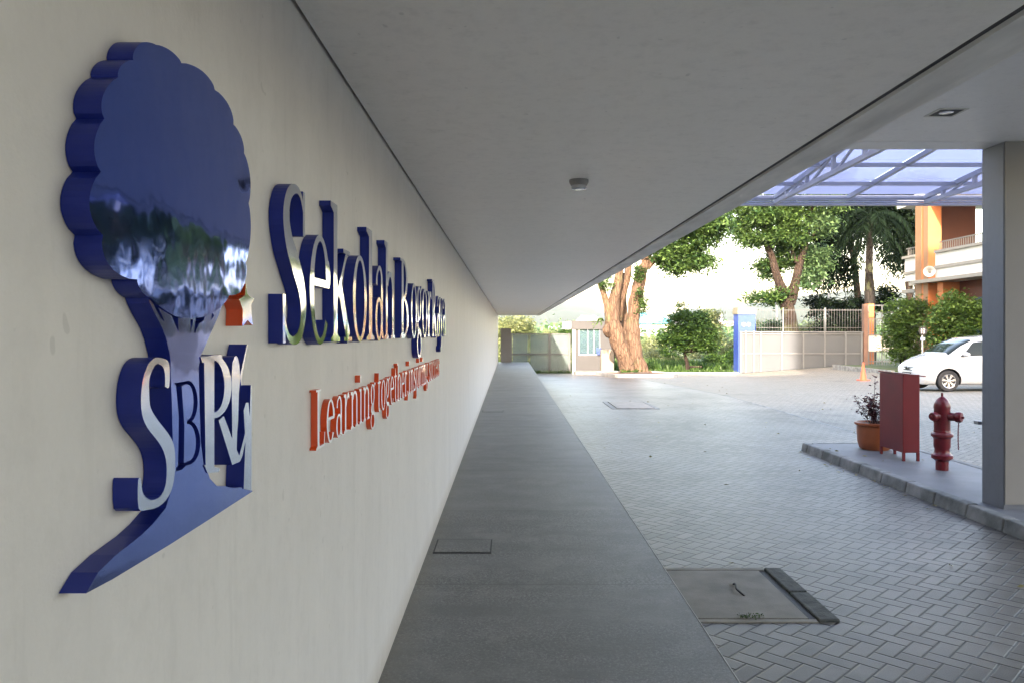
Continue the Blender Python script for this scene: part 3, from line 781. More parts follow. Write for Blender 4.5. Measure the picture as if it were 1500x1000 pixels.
MB().tube([q[:3] for q in cr(hp, 4)], .006, 8).build('iron_handle', M['black'], t, True)
t = empty('drain_cover', (2.7, 17.4, 0), 'grey concrete drain cover farther along the pavement before the big tree', 'manhole')
MB().box(2.32, 16.6, -.02, 3.12, 18.1, .016).build('cover_slab', M['cover'], t)
fb = MB(); fb.box(2.2, 16.5, -.02, 3.22, 16.58, .01); fb.box(2.2, 18.12, -.02, 3.22, 18.2, .01); fb.box(2.2, 16.58, -.02, 2.3, 18.12, .01); fb.box(3.14, 16.58, -.02, 3.22, 18.12, .012)
fb.build('cover_frame', M['kerb'], t)

# ================================================================== KERBED ISLAND
t = empty('kerbed_island', (4.7, 6, 0), 'raised concrete island with mossy kerb stones under the red cabinet and hydrant', 'kerb island')
kb = MB(); y = -3.0; IX = 4.03
sl = 10.7
while y < sl - .05:
    L = .52 + .06 * noise.noise(Vector((y, 0, 0))); y2 = min(y + L, sl); j = .004 * noise.noise(Vector((y * 3, 1, 0)))
    kb.add([(IX + j, y + .006, -.05), (IX + .14, y + .006, -.05), (IX + .14, y2 - .006, -.05), (IX + j, y2 - .006, -.05),
            (IX + .035 + j, y + .006, .112 + j), (IX + .14, y + .006, .112 + j), (IX + .14, y2 - .006, .112 + j), (IX + .035 + j, y2 - .006, .112 + j)],
           [(0, 3, 2, 1), (4, 5, 6, 7), (0, 1, 5, 4), (1, 2, 6, 5), (2, 3, 7, 6), (3, 0, 4, 7)])
    y = y2
kb.build('kerb_stones', M['kerb'], t, bevel=.014)
MB().box(IX + .142, -3, -.05, 5.28, 10.62, .105).build('island_slab', M['slab'], t)
kb = MB(); kb.box(5.285, -3, -.05, 5.38, 10.68, .110); kb.box(4.19, 10.625, -.05, 5.28, 10.70, .109)
kb.build('rear_kerb', M['kerb'], t, bevel=.01)
IZ = .105
# ---- cabinet
def rotz(a): return Matrix.Rotation(a, 3, 'Z')
cx0, cy0, cx1, cy1 = 4.68, 9.17, 4.88, 9.75
t = empty('fire_cabinet', (4.78, 9.46, IZ), 'dark red metal fire hose cabinet on four legs between pot and hydrant', 'cabinet')
MB().box(cx0, cy0, IZ + .10, cx1, cy1, 1.135).build('cabinet_body', M['red'], t, bevel=.006)
b = MB(); b.add([(cx0 - .01, cy0 - .012, 1.140), (cx1 + .07, cy0 - .012, 1.105), (cx1 + .07, cy1 + .012, 1.105), (cx0 - .01, cy1 + .012, 1.140), (cx0 - .01, cy0 - .012, 1.152), (cx1 + .07, cy0 - .012, 1.117), (cx1 + .07, cy1 + .012, 1.117), (cx0 - .01, cy1 + .012, 1.152)],
              [(0, 3, 2, 1), (4, 5, 6, 7), (0, 1, 5, 4), (1, 2, 6, 5), (2, 3, 7, 6), (3, 0, 4, 7)])
b.build('cabinet_lid', M['red'], t)
for x, y in ((cx0, cy0), (cx1 - .03, cy0), (cx0, cy1 - .03), (cx1 - .03, cy1 - .03)):
    MB().box(x + .001, y + .001, IZ, x + .029, y + .029, IZ + .101).build('leg', M['red'], t)

# ---- hydrant
hx, hy = XA(1380, 8.6), 8.6
t = empty('fire_hydrant', (hx, hy, IZ), 'dark red pillar fire hydrant with hanging chains left of the grey column', 'hydrant')
MB().lathe((hx, hy, IZ), [(.066, 0), (.066, .10), (.085, .115), (.108, .13), (.108, .165), (.09, .178), (.078, .20), (.076, .235), (.086, .26), (.086, .35), (.095, .362), (.112, .375), (.112, .40), (.102, .415), (.088, .42), (.083, .44)], 32).build('hydrant_base', M['redh'], t, True, angle=30)
MB().lathe((hx, hy, IZ), [(.083, .441), (.083, .68), (.086, .70), (.080, .735), (.062, .775), (.04, .80), (.02, .815), (.012, .82)], 32).build('hydrant_barrel', M['redh'], t, True)
MB().lathe((hx, hy, IZ + .82), [(.013, 0), (.013, .035), (.010, .038)], 6).build('operating_nut', M['redh'], t)
import itertools
def nozzle(ang, L, r1, r2, nut=True):
    m = Matrix.Rotation(ang, 4, 'Z')
    b = MB(); b.lathe((0, 0, 0), [(r1, .06), (r1, L - .055), (r1 * .9, L - .05), (r1 * .9, L - .045)], 24, axis='x')
    k = MB(); k.lathe((0, 0, 0), [(r2 * .96, L - .044), (r2, L - .04), (r2, L + .0), (r2 * .85, L + .012), (.012, L + .014), (.012, L + .035), (.008, L + .037)], 24, axis='x')
    for q in (b, k): q.v = [tuple(m @ Vector(v) + Vector((hx, hy, IZ + .60))) for v in q.v]
    nb = b.build('outlet', M['redh'], t, True); kb2 = k.build('outlet_cap', M['redh'], t, True)
    e = m @ Vector((L - .02, 0, -r2)) + Vector((hx, hy, IZ + .60)); return e
e1 = nozzle(radians(-50), .19, .047, .058); e2 = nozzle(radians(180 + 25), .155, .040, .048)
e3 = nozzle(radians(0 + 60), .15, .036, .043)
def chain(a, zend, bend):
    b = MB(); n = int((a.z - zend) / .017)
    for i in range(n):
        c = Vector((a.x + bend * sin(i / n * 3), a.y, a.z - i * .017))
        pts = []
        for k in range(9):
            th = 2 * pi * k / 8; q = Vector((.006 * cos(th), 0, .0125 * sin(th))); 
            if i % 2: q = Vector((0, q.x, q.z))
            pts.append(c + q)
        b.tube(pts, .0028, 5, cap=False)
    return b.build('chain', M['redh'], t, True)
chain(e1, IZ + .22, -.006); chain(e2, IZ + .47, .02)
# ---- pot plant
px_, py_ = 4.80, 10.13
t = empty('potted_plant', (px_, py_, IZ), 'terracotta pot with purple leaved plant left of the red cabinet', 'plant pot')
MB().lathe((px_, py_, IZ), [(.165, 0), (.19, .02), (.212, .10), (.220, .22), (.222, .315), (.245, .322), (.25, .335), (.246, .352), (.228, .356), (.215, .33), (.0, .325)], 36, cap=False).build('pot', M['terra'], t, True)
MB().lathe((px_, py_, IZ), [(.0, .331), (.214, .331)], 24, cap=False).build('soil', M['soil'], t)
def leafmesh(name, centers, tones, sizes, m, parent=None, flat=.5, width=.42, rng=None, dirs=None, droop=0.):
    n = len(centers); rng = rng or np.random.default_rng(1)
    C = np.array(centers, dtype=float).reshape(-1, 3); sz = np.array(sizes).reshape(-1, 1)
    d = rng.normal(size=(n, 3)); d[:, 2] = d[:, 2] * flat - droop; d /= np.linalg.norm(d, axis=1, keepdims=True) + 1e-9
    if dirs is not None: d = dirs
    nrm = rng.normal(size=(n, 3)) * .55; nrm[:, 2] += 1.0
    s = np.cross(d, nrm); s /= np.linalg.norm(s, axis=1, keepdims=True) + 1e-9
    up = np.cross(s, d)
    V = np.empty((n, 4, 3))
    V[:, 0] = C - d * sz * .5; V[:, 1] = C + s * sz * width * .5 + up * sz * .08; V[:, 2] = C + d * sz * .5 - up * sz * .06; V[:, 3] = C - s * sz * width * .5 + up * sz * .08
    me = bpy.data.meshes.new(name); me.vertices.add(n * 4); me.vertices.foreach_set('co', V.ravel())
    me.loops.add(n * 4); me.loops.foreach_set('vertex_index', np.arange(n * 4))
    me.polygons.add(n); me.polygons.foreach_set('loop_start', np.arange(n) * 4)
    try: me.polygons.foreach_set('loop_total', np.full(n, 4))
    except Exception: pass
    me.update(calc_edges=True)
    at = me.attributes.new('tone', 'FLOAT', 'FACE'); at.data.foreach_set('value', np.array(tones, dtype=float))
    me.materials.append(m); me.validate()
    o = bpy.data.objects.new(name, me); COL.objects.link(o)
    if parent is not None:
        o.parent = parent; o.matrix_parent_inverse = Matrix.Translation(-Vector(parent.location))
    return o
rng = np.random.default_rng(5)
sb = MB(); lc, lt, ls = [], [], []
for i in range(22):
    a = rng.uniform(0, 2 * pi); r = rng.uniform(.0, .12); base = Vector((px_ + r * cos(a), py_ + r * sin(a), IZ + .33))
    h = rng.uniform(.12, .36); lean = rng.uniform(.05, .22)
    if i == 0: h, lean = .60, .03
    if i == 1: h, lean = .42, -.02
    a2 = rng.uniform(0, 2 * pi)
    if i < 2: base = Vector((px_ - .02 + .1 * i, py_, IZ + .33))
    top = base + Vector((cos(a2) * lean, sin(a2) * lean, h)); pts = [base.lerp(top, t_) + Vector((0, 0, .02 * sin(pi * t_))) for t_ in (0, .33, .66, 1)]
    sb.tube(pts, [.005, .004, .003, .002], 5)
    for k in range(int(14 + h * 60)):
        tt = rng.uniform(.3, 1.02); p = base.lerp(top, tt); lc.append((p.x + rng.normal() * .03, p.y + rng.normal() * .03, p.z + rng.normal() * .018)); lt.append(rng.random()); ls.append(rng.uniform(.03, .06))
sb.build('stems', M['leaf_purple'], t)
leafmesh('foliage', lc, lt, ls, M['leaf_purple'], t, width=.6, rng=rng)
# fallen leaves on the pavers
lc = []; 
for i in range(150):
    x = rng.uniform(1.3, 9); y = rng.uniform(4, 30)
    if 4.0 < x < 5.4 and y < 10.8: continue
    lc.append((x, y, gz(x, y) + .012))
for i in range(26): lc.append((rng.uniform(3.85, 4.0), rng.uniform(6.5, 10.6), .012))
for i in range(8): lc.append((rng.uniform(4.2, 5.2), rng.uniform(7.4, 10.5), IZ + .008))
o = leafmesh('fallen_leaves', lc, rng.random(len(lc)), rng.uniform(.03, .07, len(lc)), leafmat('dry_leaves', (.12, .1, .05), (.4, .36, .18), .1), flat=.05, rng=rng)
tag(o, kind='stuff')
lc = [(rng.uniform(1.3, 1.45), 4.385 + rng.normal() * .012, .012 + rng.random() * .018) for i in range(110)]
tag(leafmesh('moss_tufts', lc, rng.random(110), rng.uniform(.008, .018, 110), M['grassblade'], rng=rng, flat=1.5), kind='stuff')

# ================================================================== CAR
PRM = [(0.00, .62, .50, .48, .42, .30), (.03, .70, .58, .66, .54, .23), (.10, .80, .66, .77, .64, .2), (.25, .90, .76, .82, .68, .2), (.45, .985, .85, .84, .70, .2), (.70, 1.06, .93, .845, .71, .2), (.85, 1.15, .96, .845, .70, .2), (1.15, 1.36, .975, .845, .67, .2),
       (1.55, 1.535, .985, .845, .63, .2), (2.2, 1.61, .99, .845, .62, .2), (3.2, 1.60, 1.0, .845, .62, .2), (3.7, 1.55, 1.0, .84, .60, .2), (4.0, 1.40, 1.0, .82, .57, .22), (4.14, 1.06, .92, .78, .58, .25), (4.2, .82, .7, .68, .52, .3)]
def prm(x):
    xs = [p[0] for p in PRM]
    return [float(np.interp(x, xs, [p[k] for p in PRM])) for k in range(1, 6)]
fineX = sorted(set([round(v, 3) for v in np.linspace(0, .12, 6)] + [round(v, 3) for v in np.linspace(.12, 4.08, 60)] + [4.12, 4.16, 4.2]))
def prms(x):
    a = np.zeros(5); ws = 0
    rad_ = .09 if .2 < x < 4.0 else .012
    for d in (-1, -.5, 0, .5, 1):
        a += np.array(prm(clamp(x + d * rad_, 0, 4.2)))
    return a / 5
def section(x, m=40):
    zt, bl, w_, wr, zb = prms(x)
    ctl = [(0, zb), (w_ * .5, zb), (w_ * .88, zb), (w_ * .975, zb + .10), (w_, zb + .42 * (bl - zb)), (w_ * .985, bl), (wr + (.03 if zt - bl > .25 else .02), zt - .10), (wr * .86, zt - .02), (wr * .45, zt), (0, zt + .004)]
    return ctl
def Spt(x, v):  # v in 0..9
    c = section(x); q = cr_at(c, v); return Vector((x, q[0], q[1]))
def cr_at(p, v):
    i = int(min(max(v, 0), len(p) - 1.0001)); t = v - i
    a, b_, c_, d = p[max(i - 1, 0)], p[i], p[i + 1], p[min(i + 2, len(p) - 1)]
    te = .5
    return tuple(.5 * ((2 * b_[j]) + (c_[j] - a[j]) * t + (2 * a[j] - 5 * b_[j] + 4 * c_[j] - d[j]) * t * t + (3 * b_[j] - a[j] - 3 * c_[j] + d[j]) * t ** 3) for j in range(2))
CX, CY = 11.88, 23.0
cgz = gz(13, 22.5)
car = empty('parked_car', (CX + 2.2, CY, cgz), 'white compact people carrier parked behind the hydrant, nose to the left', 'car')
def carT(v, side=1): return (CX + v[0], CY - side * v[1], cgz + v[2])
bm = bmesh.new()
vs_ = [i * .25 for i in range(37)]
ringsv = []
for x in fineX:
    row = []
    for v in vs_: p = Spt(x, v); row.append(bm.verts.new(carT(p, 1)))
    for v in reversed(vs_[1:-1]): p = Spt(x, v); row.append(bm.verts.new(carT(p, -1)))
    ringsv.append(row)
n = len(ringsv[0])
for a, c in zip(ringsv[:-1], ringsv[1:]):
    for k in range(n): bm.faces.new((a[k], a[(k + 1) % n], c[(k + 1) % n], c[k]))
bm.faces.new(ringsv[0][::-1]); bm.faces.new(ringsv[-1])
bmesh.ops.recalc_face_normals(bm, faces=bm.faces)
me = bpy.data.meshes.new('car_body'); bm.to_mesh(me); bm.free()
body = bpy.data.objects.new('car_body', me); COL.objects.link(body); me.materials.append(M['carpaint']); me.materials.append(M['black'])
cut = MB()
for wx in (.75, 3.34):
    for sd_ in (1, -1):
        cut.lathe((CX + wx, CY, cgz + .31), [(.365, -sd_ * .62), (.365, -sd_ * 1.0)], 40, axis='y')
co = cut.build('wheel_cut', M['black'])
md = body.modifiers.new('b', 'BOOLEAN'); md.object = co; md.operation = 'DIFFERENCE'; md.solver = 'EXACT'
bpy.context.view_layer.update()
dg = bpy.context.evaluated_depsgraph_get()
nm = bpy.data.meshes.new_from_object(body.evaluated_get(dg)); body.modifiers.clear(); body.data = nm
bpy.data.objects.remove(co)
nm.polygons.foreach_set('use_smooth', [True] * len(nm.polygons))
try: nm.set_sharp_from_angle(angle=radians(35))
except Exception: pass
body.parent = car; body.matrix_parent_inverse = Matrix.Translation(-Vector(car.location))
def patch(name, x0, x1, v0, v1, m, sides=(1,), off=.004, nx=12, nv=8, x0t=None, x1t=None):
    b = MB()
    for sd_ in sides:
        vs = []
        for i in range(nx + 1):
            for j in range(nv + 1):
                tj = j / nv; a = x0 + ((x0t if x0t is not None else x0) - x0) * tj; c = x1 + ((x1t if x1t is not None else x1) - x1) * tj
                x = a + (c - a) * i / nx; v = v0 + (v1 - v0) * tj
                p = Spt(x, v); e = .01
                du = Spt(x + e, v) - Spt(x - e, v); dv = Spt(x, min(v + e, 8.999)) - Spt(x, v - e)
                nn = du.cross(dv)
                nn = -nn.normalized() if nn.length > 0 else Vector((0, 0, 1))
                if nn.y < -.01 or nn.z < -.5: nn = -nn
                vs.append(carT(p + nn * off, sd_))
        fs = [(i * (nv + 1) + j, i * (nv + 1) + j + 1, (i + 1) * (nv + 1) + j + 1, (i + 1) * (nv + 1) + j) for i in range(nx) for j in range(nv)]
        b.add(vs, fs)
    return b.build(name, m, car, True)
patch('windscreen', .80, 1.50, 6.2, 9, M['carglass'], (1, -1), nx=10, nv=10)
for sd_ in (1, -1):
    patch('side_window', 1.08, 1.98, 5.10, 5.92, M['carglass'], (sd_,), x0t=1.52)
    patch('side_window', 2.06, 2.98, 5.10, 5.92, M['carglass'], (sd_,))
    patch('side_window', 3.06, 3.84, 5.10, 5.9, M['carglass'], (sd_,), x1t=3.66)
    patch('headlamp', .10, .50, 5.3, 6.4, mat('headlamp_glass', (.6, .63, .66), (.4, .42, .45), 14, .1, metal=.4), (sd_,), x0t=.2)
    patch('door_seam', 1.06, 1.066, 3.2, 5.05, M['plastic'], (sd_,), nx=1)
    patch('door_seam', 2.02, 2.026, 3.2, 5.05, M['plastic'], (sd_,), nx=1)
    patch('side_moulding', 1.14, 1.98, 3.95, 4.05, M['white'], (sd_,), off=.012, nv=1)
    patch('door_handle', 1.76, 1.92, 4.72, 4.8, M['white'], (sd_,), off=.02, nv=2)
patch('rear_window', 3.85, 4.1, 6.6, 9, M['carglass'], (1, -1))
gb = MB()
def frontstrip(z0, z1, half, off, m, nm_, mb=None):
    b = MB(); vs = []
    for i in range(13):
        y = -half + 2 * half * i / 12; x = -.012 - off + .10 * (abs(y) / .6) ** 3
        vs += [carT((x, y, z0)), carT((x + (z1 - z0) * .25, y, z1)), carT((x + .06, y, z0)), carT((x + .06 + (z1 - z0) * .25, y, z1))]
    fs = []
    for i in range(12):
        a = i * 4; fs += [(a, a + 4, a + 5, a + 1), (a + 1, a + 5, a + 7, a + 3), (a + 2, a + 3, a + 7, a + 6), (a, a + 2, a + 6, a + 4)]
    b.add(vs, fs); return b.build(nm_, m, car)
frontstrip(.565, .70, .50, .004, M['black'], 'grille')
frontstrip(.25, .36, .42, .0, M['black'], 'lower_intake')
frontstrip(.688, .70, .50, .009, M['chrome'], 'grille_trim'); frontstrip(.565, .577, .50, .009, M['chrome'], 'grille_trim')
MB().box(CX - .045, CY - .23, cgz + .42, CX - .02, CY + .23, cgz + .53).build('number_plate', M['black'], car)
pl = MB()
for i in range(7): pl.box(CX - .048, CY + .19 - i * .058, cgz + .445, CX - .0455, CY + .16 - i * .058, cgz + .505)
pl.build('plate_digits', M['white'], car)
MB().lathe((CX - .02, CY, cgz + .645), [(.065, -.02), (.065, -.01), (.05, -.008), (.05, -.02)], 24, axis='x').build('badge', M['chrome'], car, True)
MB().box(CX + .84, CY - .36, cgz + 1.225, CX + 1.10, CY - .05, cgz + 1.229, rot=Matrix.Rotation(-.62, 3, 'Y'), piv=(CX + .97, CY, cgz + 1.227)).build('dashboard_paper', M['yellow'], car)
for sd_ in (1, -1):
    p = Spt(1.18, 5.15)
    b = MB(); b.lathe(carT((1.2, p.y + .11, 1.07), sd_), [(.0, -.12), (.055, -.105), (.075, -.05), (.078, .02), (.06, .08), (0, .1)], 16, axis='y', cap=False)
    b.v = [(v[0], v[1], (v[2] - cgz - 1.07) * .9 + cgz + 1.07) for v in b.v]
    b.build('wing_mirror', M['carpaint'], car, True)
def wheel(wx, sd_):
    yc = CY - sd_ * .745; z = cgz + .31
    s = -sd_
    ty = MB().lathe((CX + wx, yc, z), [(.205, s * .09), (.24, s * .098), (.285, s * .095), (.308, s * .07), (.31, 0), (.308, -s * .07), (.28, -s * .09), (.2, -s * .09)], 40, axis='y').build('tyre', M['black'], car, True)
    b = MB(); b.lathe((CX + wx, yc, z), [(.208, s * .085), (.20, s * .10), (.185, s * .092), (.18, s * .02)], 40, axis='y', cap=False)
    for k in range(7):
        a = 2 * pi * k / 7 + .2
        for da in (-.12, .12):
            p0 = Vector((CX + wx + .045 * cos(a), yc + s * .083, z + .045 * sin(a))); p1 = Vector((CX + wx + .19 * cos(a + da), yc + s * .088, z + .19 * sin(a + da)))
            b.bar(p0, p1, .026, .016, up=(0, 1, 0))
    b.lathe((CX + wx, yc, z), [(.055, s * .06), (.055, s * .09), (.04, s * .098)], 20, axis='y')
    rim = b.build('rim', M['chrome'], ty, True)
    rim.matrix_parent_inverse = ty.matrix_parent_inverse @ Matrix() if False else Matrix()
    MB().lathe((CX + wx, yc, z), [(.185, s * .03), (.02, s * .03)], 24, axis='y').build('brake_disc', M['plastic'], ty, True)
    return ty
for wx in (.75, 3.34):
    for sd_ in (1, -1): wheel(wx, sd_)

# ================================================================== CONE
def cone(x, y, label):
    z = gz(x, y); t = empty('traffic_cone', (x, y, z), label, 'cone')
    MB().box(x - .19, y - .19, z, x + .19, y + .19, z + .035).build('cone_base', M['cone'], t, bevel=.01)
    MB().lathe((x, y, z + .035), [(.135, 0), (.12, .02), (.03, .64), (.022, .67)], 24).build('cone_body', M['cone'], t, True)
zc = 30.2
cone(XA(1264.5, zc), zc, 'bright orange rubber traffic cone on the paving before the grey gate')

# ================================================================== GATE LINE
GY = 42.2; k = GY / F
t = empty('sliding_gate', (15.5, GY, gz(15.5, GY)), 'long beige grey sheet metal sliding gate with square frame grid', 'gate')
gx0, gx1 = XA(1083.5, GY), XA(1264, GY); top = ZA(486.8, GY); mid = ZA(517.5, GY)
vxs = [XA(p, GY) for p in (1085, 1092, 1104, 1114, 1145, 1176.5, 1208, 1238.5, 1262)]
b = MB(); n = 30
for i in range(n):
    xa = gx0 + (gx1 - gx0) * i / n; xb = gx0 + (gx1 - gx0) * (i + 1) / n
    za, zb_ = gz(xa, GY) + .02, gz(xb, GY) + .02
    b.add([(xa, GY, za), (xb, GY, zb_), (xb, GY, top), (xa, GY, top), (xa, GY + .02, za), (xb, GY + .02, zb_), (xb, GY + .02, top), (xa, GY + .02, top)], [(0, 1, 2, 3), (7, 6, 5, 4), (0, 4, 5, 1), (3, 2, 6, 7)])
b.build('sheet_panel', M['gatepanel'], t)
b = MB()
for i, x in enumerate(vxs):
    zt = top + (.09 if i in (1, 2) else 0)
    b.box(x - .035, GY - .06, gz(x, GY) + .02, x + .035, GY - .001, zt)
b.bar((gx0, GY - .032, top + .02), (gx1, GY - .032, top + .02), .07, .06)
b.build('frame_posts', M['gateframe'], t)
b = MB()
for zr0, zr1 in ((mid - .03, mid + .03), (top - .12, top - .07)):
    b = MB()
    for a, c in zip(vxs[:-1], vxs[1:]): b.box(a + .036, GY - .048, zr0, c - .036, GY - .001, zr1)
    b.build('frame_rail', M['gateframe'], t)
t = empty('blue_post', (XA(1094, GY), GY + .3, gz(13, GY)), 'square blue gate post with cream cap and two round badges', 'post')
bx0, bx1 = XA(1081.5, 42.3), XA(1106.5, 42.3); bt = ZA(460, 42.3); ct = ZA(450.5, 42.3)
MB().box(bx0, 42.32, -.7, bx1, 43.2, bt).build('post_shaft', M['bluepaint'], t)
b = MB(); b.box(bx0 - .05, 42.27, bt, bx1 + .05, 43.25, bt + .22); b.box(bx0 - .02, 42.30, bt + .22, bx1 + .02, 43.22, ct)
b.build('post_cap', M['cream'], t)
for p in (1089.5, 1097):
    MB().lathe((XA(p, 42.3), 42.32, ZA(475.5, 42.3)), [(.115, 0), (.115, -.015), (.09, -.025)], 20, axis='y').build('round_badge', M['cream'], t, True)
b = MB()
t = empty('bar_fence', (16, 44.5, gz(16, 44.5)), 'tall thin grey bar fence behind the sliding gate around the forked tree', 'fence')
fz = ZA(452.5, 44.5)
fx0, fx1 = XA(1108, 44.5), XA(1264, 44.5)
x = fx0
while x < fx1:
    b.bar((x, 44.5, -.6), (x, 44.5, fz), .012); x += .155
b.build('bars', M['bars'], t)
b = MB(); b.bar((fx0, 44.5, fz - .08), (fx1, 44.5, fz - .08), .03, .03); b.bar((fx0, 44.5, 1.9), (fx1, 44.5, 1.9), .03, .03)
b.build('rails', M['bars'], t)
for p in (1147, 1208.5):
    MB().bar((XA(p, 44.4), 44.4, -.6), (XA(p, 44.4), 44.4, ZA(451, 44.4)), .07).build('fence_post', M['gateframe'], t)
t = empty('brown_post', (XA(1267, GY), GY, gz(19.5, GY)), 'slim brown post between sliding gate and picket gate', 'post')
MB().box(XA(1264.3, GY), GY - .1, -.5, XA(1270, GY), GY + .12, ZA(446, GY)).build('post_shaft', M['brownpost'], t)
t = empty('picket_gate', (21, 42.6, gz(20, 42)), 'grey steel picket gate with white middle panel half behind the shrubs', 'gate')
b = MB(); pgx0, pgx1 = XA(1270.5, 42.6), XA(1345, 42.6)
for py in (447.5, 457.5, 467.5, 491, 514.5, 529, 538.5): b.bar((pgx0, 42.6, ZA(py, 42.6)), (pgx1, 42.6, ZA(py, 42.6)), .05, .05)
for px in (1271.5, 1292, 1330): b.bar((XA(px, 42.6), 42.6, -.4), (XA(px, 42.6), 42.6, ZA(447, 42.6)), .05)
b.build('gate_frame', M['gateframe'], t)
for pa, pb_ in ((538, 514.5), (491, 468)):
    b = MB(); x = pgx0 + .1
    while x < pgx1: b.bar((x, 42.6, ZA(pa, 42.6)), (x, 42.6, ZA(pb_, 42.6)), .028); x += .14
    b.build('pickets', M['gateframe'], t)
MB().box(pgx0 + .03, 42.61, ZA(514, 42.6), pgx1, 42.64, ZA(491.5, 42.6)).build('middle_panel', M['white'], t)
t = MB().box(XA(1272, 44), 44, -.6, XA(1280.5, 44), 44.5, ZA(445, 44)).build('orange_pillar', M['orange'])
tag(t, 'short orange pillar behind the picket gate', 'pillar')

# kerb line in front of the field
t = empty('field_kerb', (9, 42.4, -.6), 'row of white kerb stones along the field between big tree and blue post', 'kerb')
b = MB(); x = 4.9
while x < 12.3: b.box(x, 42.25, -.65, x + .68, 42.45, -.53); x += .7
b.build('kerb_stones', mat('white_kerb', (.45, .44, .42), (.36, .35, .33), 5, .7), t, bevel=.01)

# ================================================================== GLASS FENCE, PILLAR, GUARD BOOTH
FY = 42.9
t = empty('glass_fence', (1.6, FY, -.6), 'misty glass panel fence between the end pillar and the guard booth', 'fence')
fx0, fx1 = XA(748, FY), XA(834, FY); ft = ZA(489.8, FY)
b = MB()
for p, ww in ((774.8, .06), (805, .12), (834, .12), (749, .06)): b.box(XA(p, FY) - ww / 2, FY - .04, -.62, XA(p, FY) + ww / 2, FY + .04, ft)
b.build('fence_posts', M['bars'], t)
b = MB(); b.box(fx0, FY - .05, ft, fx1 + .06, FY + .05, ft + .05); b.box(fx0 + .035, FY - .03, ZA(519.5, FY), fx1 - .065, FY + .03, ZA(517.5, FY))
b.build('fence_rails', M['bars'], t)
for a, c in ((749, 774.8), (774.8, 805), (805, 834)):
    MB().box(XA(a, FY) + .065, FY - .004, -.6, XA(c, FY) - .065, FY + .004, ft - .01).build('glass_panel', M['screen'], t)
t = MB().box(XA(733.5, 41.8), 41.7, .031, XA(748.6, 41.8), 42.1, ZA(481, 41.8)).build('end_pillar', M['ltgrey'])
tag(t, 'grey free standing pillar at the far end of the walkway', 'pillar')
BY = 42.0; gb_ = gz(3, BY)
t = empty('guard_booth', (4.3, BY, gb_), 'dark grey guard booth with large window left of the big tree', 'booth')
bx = lambda p: XA(p, BY)
b = MB(); b.box(bx(837.3), BY - .05, ZA(482.5, BY), bx(912), BY + 2.6, ZA(469.8, BY)); b.build('booth_roof', M['boothgrey'], t)
b = MB(); b.box(bx(828), BY + .3, ZA(482, BY), bx(837), BY + 2.2, ZA(471, BY)); b.build('roof_wing', M['white'], t)  # roof section under open sky; its brightness is put into the white
b = MB(); b.box(bx(838.4), BY, gb_, bx(842.6), BY + .16, ZA(482.6, BY)); b.build('corner_post', M['white'], t)
b = MB(); b.box(bx(843), BY + .02, gb_, bx(881), BY + .14, ZA(520, BY)); b.build('front_wall', M['boothgrey'], t)
MB().box(bx(843), BY + .02, ZA(520, BY), bx(847.5), BY + .14, ZA(482.6, BY)).build('window_pier', M['boothgrey'], t)
MB().box(bx(879), BY + .02, ZA(520, BY), bx(912), BY + .14, ZA(482.6, BY)).build('window_pier', M['boothgrey'], t)
MB().box(bx(843), BY + 2.4, gb_, bx(847), BY + 2.5, ZA(482.6, BY)).build('rear_post', M['boothgrey'], t)
MB().box(bx(905), BY + 2.4, gb_, bx(909), BY + 2.5, ZA(482.6, BY)).build('rear_post', M['boothgrey'], t)
fr = MB().box(bx(848), BY + .03, ZA(520, BY), bx(879), BY + .10, ZA(518.8, BY))
for p in (848.5, 861, 870, 878.5): fr.box(bx(p) - .015, BY + .04, ZA(518.8, BY), bx(p) + .015, BY + .08, ZA(482.6, BY))
wf = fr.build('window_frame', M['bluegrey'], t)
o = MB().box(bx(849), BY + .085, ZA(518.8, BY), bx(878), BY + .09, ZA(482.7, BY)).build('window_pane', M['glass'], t)
b = MB(); b.box(bx(850), BY + .3, ZA(521, BY), bx(880), BY + .9, ZA(520.2, BY)); b.box(bx(851), BY + .35, ZA(520, BY), bx(859), BY + .6, ZA(514.5, BY)); b.box(bx(862), BY + .4, ZA(520, BY), bx(868), BY + .6, ZA(517.5, BY))
b.build('inner_desk', M['black'], t)
MB().box(bx(874), BY - .12, ZA(519, BY), bx(880), BY - .0, ZA(509, BY)).build('blue_notice_box', M['bluepaint'], t)
b = MB(); y_ = 41.2; b.box(XA(881, y_), y_, gb_ + .02, XA(899, y_), y_ + .7, ZA(512, y_)); b.build('side_counter', M['beige'], t)
b = MB(); b.box(XA(843, 40.8), 40.8, -.65, XA(900, 40.8), 42.0, gz(4, 41) + .13)
b.build('booth_step', M['kerb'], t)

